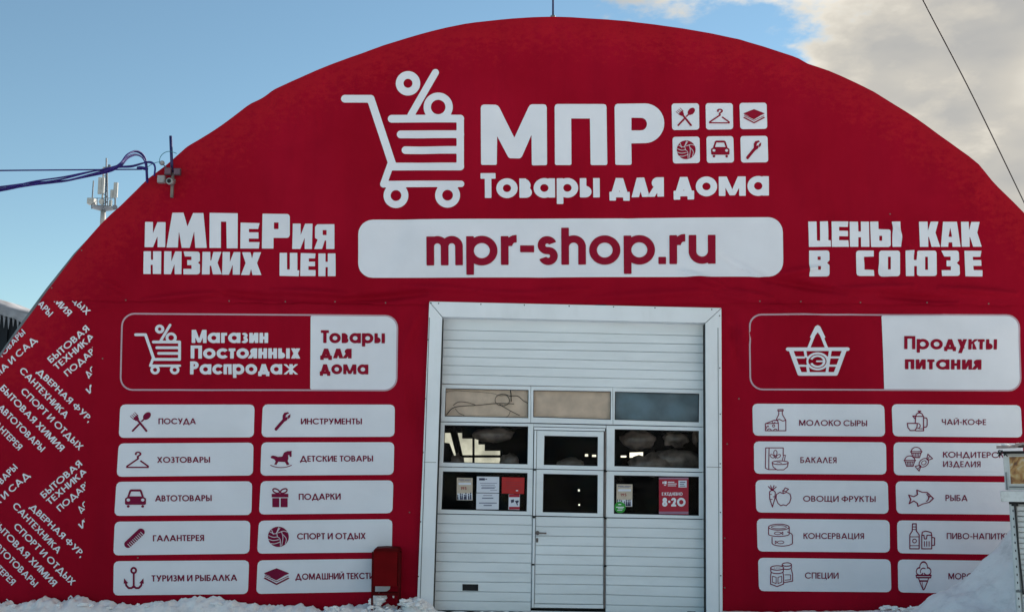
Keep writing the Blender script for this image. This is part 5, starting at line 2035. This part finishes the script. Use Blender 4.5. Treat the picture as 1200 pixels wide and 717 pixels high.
bm_obj('camera_arm', bm, MATS['tower_white'], cc, True)
dl = thing('dome_lamp', 'small pale round lamp beside the foot of the dark mast pole', 'lamp', W(190, 193, YM))
bm = bmesh.new()
r_ = bmesh.ops.create_icosphere(bm, subdivisions=3, radius=.032)
for v in r_['verts']:
    v.co = v.co + Vector(W(190.0, 191.2, YM))
bm_obj('dome', bm, MATS['plastic_grey'], dl, True)
bm = bmesh.new()
add_tube(bm, [W(190, 191.5, YM), W(196, 198, YM), W(201, 202, YM)], .008, 6)
bm_obj('arm', bm, MATS['metal_grey'], dl, True)


def cable(name, label, pts, r, mat, strands=1, spread=0.02, cat='cable', Yf=None, group=None):
    bm = bmesh.new()
    rnd = random.Random(len(pts))
    base = smooth_pts(pts, 10)
    for k in range(strands):
        a = 2 * math.pi * k / max(1, strands)
        ph = rnd.uniform(0, 6)
        P = []
        for i, p in enumerate(base):
            t = i / len(base)
            q = spread * (1 if strands > 1 else 0)
            P.append(p + Vector((0, math.sin(a + t * 9 + ph), math.cos(a + t * 9 + ph))) * q)
        add_tube(bm, P, r, 7)
    o = bm_obj(name, bm, MATS[mat], None, True)
    tag(o, label, cat, group)
    return o


YC = Y0 - .12
cp = lambda pts, Y=YC: [Vector(W(x, y, Y - (172 - x) * .012 if x < 172 else Y)) for x, y in pts]
cable('cable_bundle', 'thick dark blue cable bundle looping onto the left shoulder of the arch',
      cp([(-120, 236), (-60, 229), (0, 221), (40, 214), (75, 210), (105, 204), (130, 199), (141, 194), (149, 184), (159, 179.4), (167, 183), (171, 192), (172.4, 212)]), .0095, 'cable_blue', 5, .027)
cable('cable_bundle', 'thinner dark blue cable branching along to the mast', cp([(118, 200), (138, 195.5), (155, 195), (168, 192), (175, 190.5), (180, 192), (181.8, 197), (181, 206)]), .0105, 'cable_blue', 2, .009)
cable('messenger_wire', 'thin dark straight wire above the cable bundle on the left', cp([(-120, 202), (0, 200.0), (90, 199.2), (166, 198.6)]), .0085, 'cable_blue')
o = cable('cable_joint', 'dark cable joint at the end of the straight wire', cp([(161.5, 197.3), (166, 196.8), (172.5, 198.4)]), .022, 'cable_blue', cat='cable joint')
cable('thin_cable', 'thin teal cable arching over the mast foot', cp([(187, 192), (187.6, 185), (192, 179.6), (199, 177.6), (207, 180)]), .0045, 'cable_teal')
cable('thin_cable', 'thin teal cable running from the dome lamp towards the joint', cp([(172, 196.6), (180, 191.6), (188, 190.4), (194, 196)]), .004, 'cable_teal')
cable('overhead_wire', 'single black wire slanting down across the clouds on the right', [Vector(W(1060, -46, 11)), Vector(W(1082.5, 2, 11.6)), Vector(W(1140, 113, 13.0)), Vector(W(1199.5, 236, 14.6)), Vector(W(1206, 250, 14.75))], .0075, 'cable_black', cat='wire')
rod = thing('lightning_rod', 'thin dark rod standing on the top of the arch', 'rod', W(648, 19, Y0 + .4))
bm = bmesh.new(); b0 = Vector(W(648, 20, Y0 + .4))
add_tube(bm, [b0 + Vector((0, 0, -.1)), b0 + Vector((.01, 0, 1.4))], .013, 8)
bm_obj('rod', bm, MATS['mast_blue'], rod, True)
bm = bmesh.new(); add_tube(bm, [b0 + Vector((0, 0, -.1)), b0 + Vector((0, 0, .012))], .035, 12)
bm_obj('rod_foot', bm, MATS['roof_grey'], rod)

# ------------------------------------------------------------------ phone mast far behind
YT = 95.0
tp = lambda x, y, dy=0.0: Vector(W(x, y, YT + dy))
tower = thing('phone_mast', 'distant white phone mast with panel antennas behind the left roof edge', 'mast', (tp(121, 300).x, YT, 0))
k_ = YT / F_PX
bm = bmesh.new()
base = tp(120.5, 300); base.z = 0
add_tube(bm, [base, tp(120.5, 262), tp(121, 247)], .3, 14, radii=[4.4 * k_, 3.4 * k_, 3.0 * k_])
bm_obj('column', bm, MATS['tower_white'], tower, True)
bm = bmesh.new()
c = tp(121, 245)
add_tube(bm, [c + Vector((0, 0, -.15)), c + Vector((0, 0, .05)), c + Vector((0, 0, .12))], 13 * k_, 14, radii=[4 * k_, 13.5 * k_, 13.5 * k_])
bm_obj('platform', bm, MATS['tower_grey'], tower)
bm = bmesh.new()
for x, dy in ((107.6, -.2), (114, .8), (130, .8), (134.5, -.2), (121, -.95)):
    add_tube(bm, [tp(x, 245, dy), tp(x, 232, dy)], .035, 6)
add_tube(bm, [tp(107.6, 232.5, -.2), tp(121, 232.5, -.95), tp(134.5, 232.5, -.2), tp(130, 232.5, .8), tp(114, 232.5, .8), tp(107.6, 232.5, -.2)], .03, 6)
add_tube(bm, [tp(107.6, 232, -.2), tp(113.5, 244, -.5)], .03, 6)
bm_obj('guard_rail', bm, MATS['tower_grey'], tower)
for (x0, y0, x1, y1, r_, m_) in ((107.4, 244, 109.6, 212, .06, 'tower_grey'), (123.6, 245, 124.8, 185.5, .07, 'tower_grey'), (119.5, 245, 121.4, 196, .08, 'tower_white'), (126.2, 243, 125.8, 200, .05, 'tower_grey')):
    bm = bmesh.new(); add_tube(bm, [tp(x0, y0), tp(x1, y1)], r_, 8)
    bm_obj('antenna_pole', bm, MATS[m_], tower)
bm = bmesh.new()
for k in range(6):
    y = 240 - k * 6.5
    add_tube(bm, [tp(120, y), tp(126, y - 3)], .03, 5); add_tube(bm, [tp(126, y - 3), tp(120.5, y - 6.5)], .03, 5)
bm_obj('lattice', bm, MATS['tower_grey'], tower)
for (xa, ya, xb, yb) in ((117.6, 209.5, 120.4, 229), (121.6, 210, 123.8, 228), (135.6, 215.5, 139.4, 233), (131.6, 224, 134.4, 233), (130, 236, 133, 243)):
    a = tp(xa, ya); b = tp(xb, yb)
    bm = bmesh.new(); add_box(bm, a.x, YT - .5, b.z, b.x, YT - .3, a.z, .03)
    bm_obj('panel_antenna', bm, MATS['tower_white'], tower)
bm = bmesh.new(); add_tube(bm, [tp(135.4, 244), tp(135.4, 214)], .05, 6); bm_obj('antenna_pole', bm, MATS['tower_grey'], tower)
bm = bmesh.new(); add_tube(bm, [tp(119, 236.5, -1), tp(119, 236.5, -.7)], 3.4 * k_, 16); bm_obj('dish_antenna', bm, MATS['tower_white'], tower)
bm = bmesh.new(); add_tube(bm, [tp(134.6, 243, -1), tp(134.6, 243, -.7)], 3.0 * k_, 16); bm_obj('dish_antenna', bm, MATS['tower_grey'], tower)
bm = bmesh.new(); add_box(bm, tp(117, 0).x, YT - .4, tp(0, 240).z, tp(125, 0).x, YT + .3, tp(0, 233).z, .05); bm_obj('equipment_box', bm, MATS['tower_white'], tower)
bm = bmesh.new(); add_tube(bm, [tp(122, 196.5), tp(129, 196.5)], .05, 6); add_tube(bm, [tp(127.6, 196.5), tp(128.6, 193.4)], .12, 6)
bm_obj('cross_arm', bm, MATS['tower_grey'], tower)

# ------------------------------------------------------------------ dark shed on the left with snow on its roof
YH = 24.0
sx0, sx1 = W(-420, 400, YH)[0], W(95, 400, YH)[0]
shed = thing('dark_shed', 'dark shed with a snow covered sloping roof left behind the arch', 'building', ((sx0 + sx1) / 2, YH + 3, 0))
zL = W(0, 368, YH)[2]; zR = W(60, 388, YH)[2]
slope = (zR - zL) / (W(60, 0, YH)[0] - W(0, 0, YH)[0])
zat = lambda x: zL + slope * (x - W(0, 368, YH)[0])
V = [(sx0, YH, -.2), (sx1, YH, -.2), (sx1, YH, zat(sx1)), (sx0, YH, zat(sx0)), (sx0, YH + 9, -.2), (sx1, YH + 9, -.2), (sx1, YH + 9, zat(sx1)), (sx0, YH + 9, zat(sx0))]
mesh_obj('shed_wall', V, [(0, 1, 2, 3), (5, 4, 7, 6), (1, 5, 6, 2), (4, 0, 3, 7), (3, 2, 6, 7)], MATS['dark_wall'], shed)
bm = bmesh.new()
x = sx0
while x < sx1 - .3:
    add_box(bm, x, YH - .05, 0, x + .12, YH - .002, zat(x) - .02)
    x += .42
o = bm_obj('wall_rib', bm, MATS['dark_wall'], shed)
o['kind'] = 'stuff'
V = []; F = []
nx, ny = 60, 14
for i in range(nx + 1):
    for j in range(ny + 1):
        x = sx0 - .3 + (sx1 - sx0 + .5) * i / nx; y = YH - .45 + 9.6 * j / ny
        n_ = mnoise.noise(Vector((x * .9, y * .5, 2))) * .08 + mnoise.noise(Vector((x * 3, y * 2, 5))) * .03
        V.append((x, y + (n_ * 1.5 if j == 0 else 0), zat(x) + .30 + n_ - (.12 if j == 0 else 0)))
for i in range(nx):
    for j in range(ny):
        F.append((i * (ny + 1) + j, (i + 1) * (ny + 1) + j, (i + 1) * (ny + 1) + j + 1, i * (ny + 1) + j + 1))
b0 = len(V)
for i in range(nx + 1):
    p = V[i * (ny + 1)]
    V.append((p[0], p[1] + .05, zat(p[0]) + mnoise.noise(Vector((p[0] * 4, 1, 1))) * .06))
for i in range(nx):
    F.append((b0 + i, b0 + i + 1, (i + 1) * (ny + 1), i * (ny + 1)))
mesh_obj('roof_snow', V, F, MATS['shaded_snow'], shed, True)
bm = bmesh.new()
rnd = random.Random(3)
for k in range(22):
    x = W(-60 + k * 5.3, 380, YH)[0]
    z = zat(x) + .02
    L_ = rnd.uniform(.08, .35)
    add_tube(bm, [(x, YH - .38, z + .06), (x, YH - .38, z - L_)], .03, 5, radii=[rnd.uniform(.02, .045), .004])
o = bm_obj('icicles', bm, MATS['shaded_snow'], shed, True)
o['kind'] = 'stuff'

# ------------------------------------------------------------------ ground and snow
bm = bmesh.new()
g = 900
bm.faces.new([bm.verts.new(p) for p in ((-g, -g, -.06), (g, -g, -.06), (g, g, -.06), (-g, g, -.06))])
tag(bm_obj('ground', bm, MATS['snow']), kind='structure')


def fbm(x, y, s=1.0, o=5):
    v = 0; a = 1; f = s
    for _ in range(o):
        v += a * mnoise.noise(Vector((x * f, y * f, 7.3))); a *= .5; f *= 2.1
    return v


def snow_field():
    """trodden snow in front of the hangar with the ploughed ridge along the wall"""
    xs = np.arange(-8.5, 6.5, .024); ys = np.concatenate([np.arange(10.5, 13.7, .2), np.arange(13.7, 14.46, .026)])
    rx = [W(p, 700, 14.2)[0] for p in (-60, 0, 20, 45, 70, 82, 100, 130, 160, 190, 205, 240, 270, 300, 330, 370, 400, 404, 420, 440, 470, 478, 486, 500, 508, 520, 840, 860, 1000, 1200)]
    rpy = [706, 706, 706.5, 702.5, 706, 703.5, 709, 709, 711, 708.5, 706.5, 705.5, 706.5, 711, 712, 713, 711, 708, 711, 713, 712, 704, 704, 709, 716, 719, 719, 717.5, 717, 716]
    rz = [W(600, p, 14.25)[2] for p in rpy]
    V = []; F = []
    for x in xs:
        top = np.interp(x, rx, rz)
        jag = .024 * fbm(x, 3, 3.2) + .05 * (.3 - abs(fbm(x, 9, 7, 4)))
        for y in ys:
            env = math.exp(-((y - 14.3) / .22) ** 2) if y < 14.3 else 1
            gate_f = 1.0
            z = -.03 + .02 * fbm(x, y, .8) + env * (top + .03 + (jag + .034 * fbm(x, y, 4.5, 3) + .065 * (.3 - abs(fbm(x, y, 8, 4)))) * (1.0 if top > .03 else .2))
            V.append((x, y, z))
    n = len(ys)
    for i in range(len(xs) - 1):
        for j in range(n - 1):
            F.append((i * n + j, (i + 1) * n + j, (i + 1) * n + j + 1, i * n + j + 1))
    tag(mesh_obj('snow_ground', V, F, MATS['snow'], None, True), kind='structure')


snow_field()


def snowbank():
    YB = 13.1
    px = [1040, 1060, 1071, 1098, 1112, 1129.5, 1140, 1150, 1154, 1170, 1181, 1195, 1230, 1300]
    py = [730, 723, 717, 693, 686, 677, 669, 657, 651, 639, 620, 600, 585, 580]
    rx = [W(p, q, YB)[0] for p, q in zip(px, py)]; rz = [W(p, q, YB)[2] for p, q in zip(px, py)]
    V = []; F = []
    xs = np.arange(rx[0], 7.0, .03); ys = np.arange(11.6, 14.3, .035)
    for x in xs:
        h = np.interp(x, rx, rz)
        for y in ys:
            # the bank leans: nearer rows are lower so that the crest stays at YB
            e = 1 / (1 + (max(0, YB - y) / .9) ** 2.2) if y < YB else math.exp(-((y - YB) / .55) ** 2)
            k = (YB - y)
            hx = np.interp(x + max(0, k) * -.10, rx, rz)
            q_ = min(1, hx * 3)
            z = hx * e - .05 + q_ * (.045 * fbm(x, y, 1.6, 3) + .05 * (0.35 - abs(fbm(x + 3, y, 2.3, 3))) + .028 * (0.3 - abs(fbm(x, y + 5, 6.0, 4))))
            V.append((x, y, z))
    n = len(ys)
    for i in range(len(xs) - 1):
        for j in range(n - 1):
            F.append((i * n + j, (i + 1) * n + j, (i + 1) * n + j + 1, i * n + j + 1))
    tag(mesh_obj('snowbank', V, F, MATS['snow'], None, True), kind='structure')


snowbank()
# loose lumps along the ridge
bm = bmesh.new()
rnd = random.Random(11)
for k in range(150):
    px = rnd.choice([rnd.uniform(-40, 300), rnd.uniform(380, 500), rnd.uniform(470, 505), rnd.uniform(1030, 1100)])
    y = rnd.uniform(14.05, 14.4)
    pyy = {True: 707, False: 711}[px < 280] + rnd.uniform(0, 6)
    if 470 < px < 497:
        pyy = rnd.uniform(702, 712)
    c = Vector(W(px, pyy, y))
    r0 = rnd.uniform(.010, .030)
    q = bmesh.ops.create_icosphere(bm, subdivisions=3, radius=r0)
    ex = rnd.uniform(1.0, 2.2)
    for v in q['verts']:
        u = v.co / r0
        n_ = mnoise.noise(u * 1.1 + Vector((k, 0, 0))) + .5 * mnoise.noise(u * 2.6 + Vector((0, k, 0)))
        v.co = Vector((v.co.x * ex, v.co.y, v.co.z * .8)) * (1 + .75 * n_) + c
tag(bm_obj('snow_lumps', bm, MATS['snow'], None, True), 'loose lumps of snow lying along the foot of the red banners', 'snow', kind='stuff')

# ------------------------------------------------------------------ red box before the left banner
YB2 = Y0 - .30
rb = thing('red_metal_box', 'dark red metal box on thin legs left of the gate', 'box', W(452, 715, YB2))
a = W(438.0, 645, YB2); b = W(465.5, 686.6, YB2)
bm = bmesh.new()
add_box(bm, a[0], YB2, b[2], b[0], YB2 + .2, a[2], .006)
bm_obj('box_body', bm, MATS['box_red'], rb)
bm = bmesh.new()
V = [W(437.2, 645.4, YB2), W(440, 642, YB2), W(452, 641.4, YB2), W(466.4, 642.2, YB2), W(468.6, 645.6, YB2)]
vs = [bm.verts.new((v[0], YB2 - .03, v[2])) for v in V]; vb = [bm.verts.new((v[0], YB2 + .23, v[2] + .01)) for v in V]
bm.faces.new(vs); bm.faces.new(list(reversed(vb)))
for i in range(5):
    bm.faces.new((vs[i], vs[(i + 1) % 5], vb[(i + 1) % 5], vb[i]))
bm_obj('lid', bm, MATS['box_red_dark'], rb)
bm = bmesh.new(); add_box(bm, b[0] + .003, YB2 + .02, b[2] - .02, b[0] + .03, YB2 + .2, a[2] - .03, .003)
bm_obj('side_rail', bm, MATS['box_red_dark'], rb)
for (px, yo) in ((436.8, 0), (467.6, 0), (436.8, .2), (467.6, .2)):
    bm = bmesh.new(); t_ = W(px, 650, YB2 + yo); x_ = W(px, 650, YB2)[0]
    add_box(bm, x_ - .011, YB2 + yo, -.03, x_ + .011, YB2 + yo + .022, W(px, 646, YB2)[2])
    bm_obj('leg', bm, MATS['box_red_dark'], rb)
bm = bmesh.new(); q0 = W(436.2, 694.6, YB2); q1 = W(468, 697.4, YB2)
add_box(bm, q0[0], YB2 + .004, q1[2], q1[0], YB2 + .018, q0[2])
bm_obj('crossbar', bm, MATS['box_red_dark'], rb)
bm = bmesh.new(); add_box(bm, q0[0], YB2 + .184, q1[2], q1[0], YB2 + .204, q0[2])
bm_obj('crossbar', bm, MATS['box_red_dark'], rb)
bm = bmesh.new()
rnd = random.Random(2)
for (px, py, r0) in ((441, 700.5, .05), (445, 702, .055), (447.5, 699.5, .045), (443, 706, .045), (440, 704, .04), (434.4, 703, .022), (434.3, 706, .02), (452, 698.2, .012), (461, 698.8, .012)):
    q = bmesh.ops.create_icosphere(bm, subdivisions=3, radius=r0)
    c = Vector(W(px, py, YB2 + .1 if px > 436 else YB2 + .02))
    for v in q['verts']:
        u = v.co / r0
        v.co = v.co * (1 + .8 * mnoise.noise(u * 1.3 + Vector((px, 0, 0))) + .35 * mnoise.noise(u * 3.4 + Vector((0, px, 0)))) + c
tag(bm_obj('snow_clump', bm, MATS['snow'], None, True), 'ragged clump of snow caught under the dark red box', 'snow')

# ------------------------------------------------------------------ kiosk on the right edge
KA = R(-26)
kpx = 1184.0
kY = 11.6
ko = Vector(W(kpx, 600, kY)); ko.z = 0
ux = Vector((math.cos(KA), math.sin(KA), 0)); uy = Vector((-math.sin(KA), math.cos(KA), 0))
kscale = F_PX / (kY)      # photo measures per metre at the kiosk corner


def kz(py):
    return W(kpx, py, kY)[2]


def kp(u, v, z):
    return ko + ux * u + uy * v + Vector((0, 0, z))


kiosk = thing('kiosk', 'small white kiosk at the right edge with a food picture and roller shutter', 'kiosk', kp(1.0, .6, 0))


def kbox(name, u0, v0, z0, u1, v1, z1, mat, bev=0.0, parent=None):
    bm = bmesh.new()
    add_box(bm, u0, v0, z0, u1, v1, z1, bev)
    for v in bm.verts:
        v.co = kp(v.co.x, v.co.y, v.co.z)
    return bm_obj(name, bm, MATS[mat], parent or kiosk)


m_ = 1 / kscale * 1.0
zr = kz(531)
kbox('wall', -4 * m_, .0, kz(574), 2.2, 1.3, zr, 'kiosk_white', .01)
kbox('lower_wall', -1.0 * m_, .02, -.2, 2.2, 1.3, kz(588), 'kiosk_white', .006)
kbox('counter_shelf', -8.5 * m_, -.14, kz(587.4), 2.2, .03, kz(575), 'kiosk_white', .012)
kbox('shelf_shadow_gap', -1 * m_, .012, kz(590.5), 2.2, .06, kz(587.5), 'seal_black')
kbox('picture_frame', 1.0 * m_, -.014, kz(568.6), 1.0, .002, kz(533.4), 'kiosk_white', .002)
kbox('food_picture', 2.6 * m_, -.018, kz(566.6), .97, -.012, kz(535.2), 'food_print')
kbox('frame_foot_rail', .6 * m_, -.02, kz(571.0), 1.0, .002, kz(569.8), 'roof_grey')
kbox('corner_post', -2.6 * m_, -.012, kz(573.5), -1.2 * m_, .02, kz(553), 'roof_grey')
# sloping uneven roof with frayed sheet edge
bm = bmesh.new()
rnd = random.Random(9)
n = 26
for k in range(n):
    u = -9 * m_ + k * .085
    wv = .11
    zz = kz(527.5) + .012 + k * .011 + rnd.uniform(-.010, .014)
    vf = -.22 + rnd.uniform(-.05, .04)
    vs = []
    for (uu, vv, dz) in ((u, vf, 0), (u + wv, vf + rnd.uniform(-.02, .02), .006), (u + wv, 1.5, .05), (u, 1.5, .045)):
        vs.append(kp(uu, vv, zz + dz))
    lo = [bm.verts.new(v) for v in vs]; hi = [bm.verts.new(v + Vector((0, 0, .018 + rnd.uniform(0, .012)))) for v in vs]
    bm.faces.new(list(reversed(lo))); bm.faces.new(hi)
    for i in range(4):
        bm.faces.new((lo[i], lo[(i + 1) % 4], hi[(i + 1) % 4], hi[i]))
o = bm_obj('roof_sheets', bm, MATS['kiosk_roof'], kiosk)
kbox('roof_board', -3.6 * m_, -.13, kz(531.6), 2.3, 1.4, kz(528.6), 'seal_black')
bm = bmesh.new()
for k in range(14):
    u = -8.0 * m_ + rnd.uniform(0, 9) * m_
    p = kp(u, -.17, kz(527.5 + rnd.uniform(0, 3)))
    add_tube(bm, [p, p + Vector((rnd.uniform(-.04, .03), -.02, rnd.uniform(-.05, -.005)))], .006, 5)
bm_obj('frayed_edge', bm, MATS['cable_black'], kiosk)
bm = bmesh.new()
for k in range(24):
    q = bmesh.ops.create_icosphere(bm, subdivisions=2, radius=rnd.uniform(.012, .03))
    c = kp(-7 * m_ + k * .06, rnd.uniform(-.16, -.05), kz(524.6) + .02 + k * .004)
    for v in q['verts']:
        v.co = Vector((v.co.x * 1.6, v.co.y * 1.6, v.co.z * .6)) * (1 + .3 * mnoise.noise(v.co * 30)) + c
o = bm_obj('roof_snow', bm, MATS['snow'], kiosk, True)
# roller shutter with its guide rail
kbox('guide_rail', 1.2 * m_, -.045, 0, 5.4 * m_, .03, kz(590.8), 'kiosk_white', .004)
bm = bmesh.new()
for k in range(14):
    z = kz(598 + k * 9.3)
    add_box(bm, 2.7 * m_, -.049, z - .010, 3.8 * m_, -.044, z + .010)
for v in bm.verts:
    v.co = kp(v.co.x, v.co.y, v.co.z)
bm_obj('rail_slot', bm, MATS['seal_black'], kiosk)
for k in range(24):
    z0 = kz(592) - (k + 1) * .052
    kbox('shutter_slat', 7.0 * m_, -.012 - .004 * (k % 2), z0 + .004, 1.9, .018, z0 + .048, 'kiosk_white', .008)
bm = bmesh.new()
add_tube(bm, [kp(5.6 * m_, -.06, kz(590)), kp(6.4 * m_, -.065, kz(640)), kp(8.6 * m_, -.06, kz(695))], .010, 8)
bm_obj('shutter_rod', bm, MATS['cable_black'], kiosk)
kbox('rail_clamp', .8 * m_, -.06, kz(693), 9.4 * m_, -.03, kz(690.4), 'roof_grey')
kbox('top_roller_cap', 2.0 * m_, -.06, kz(592.4), 9 * m_, .0, kz(588.4), 'seal_black')
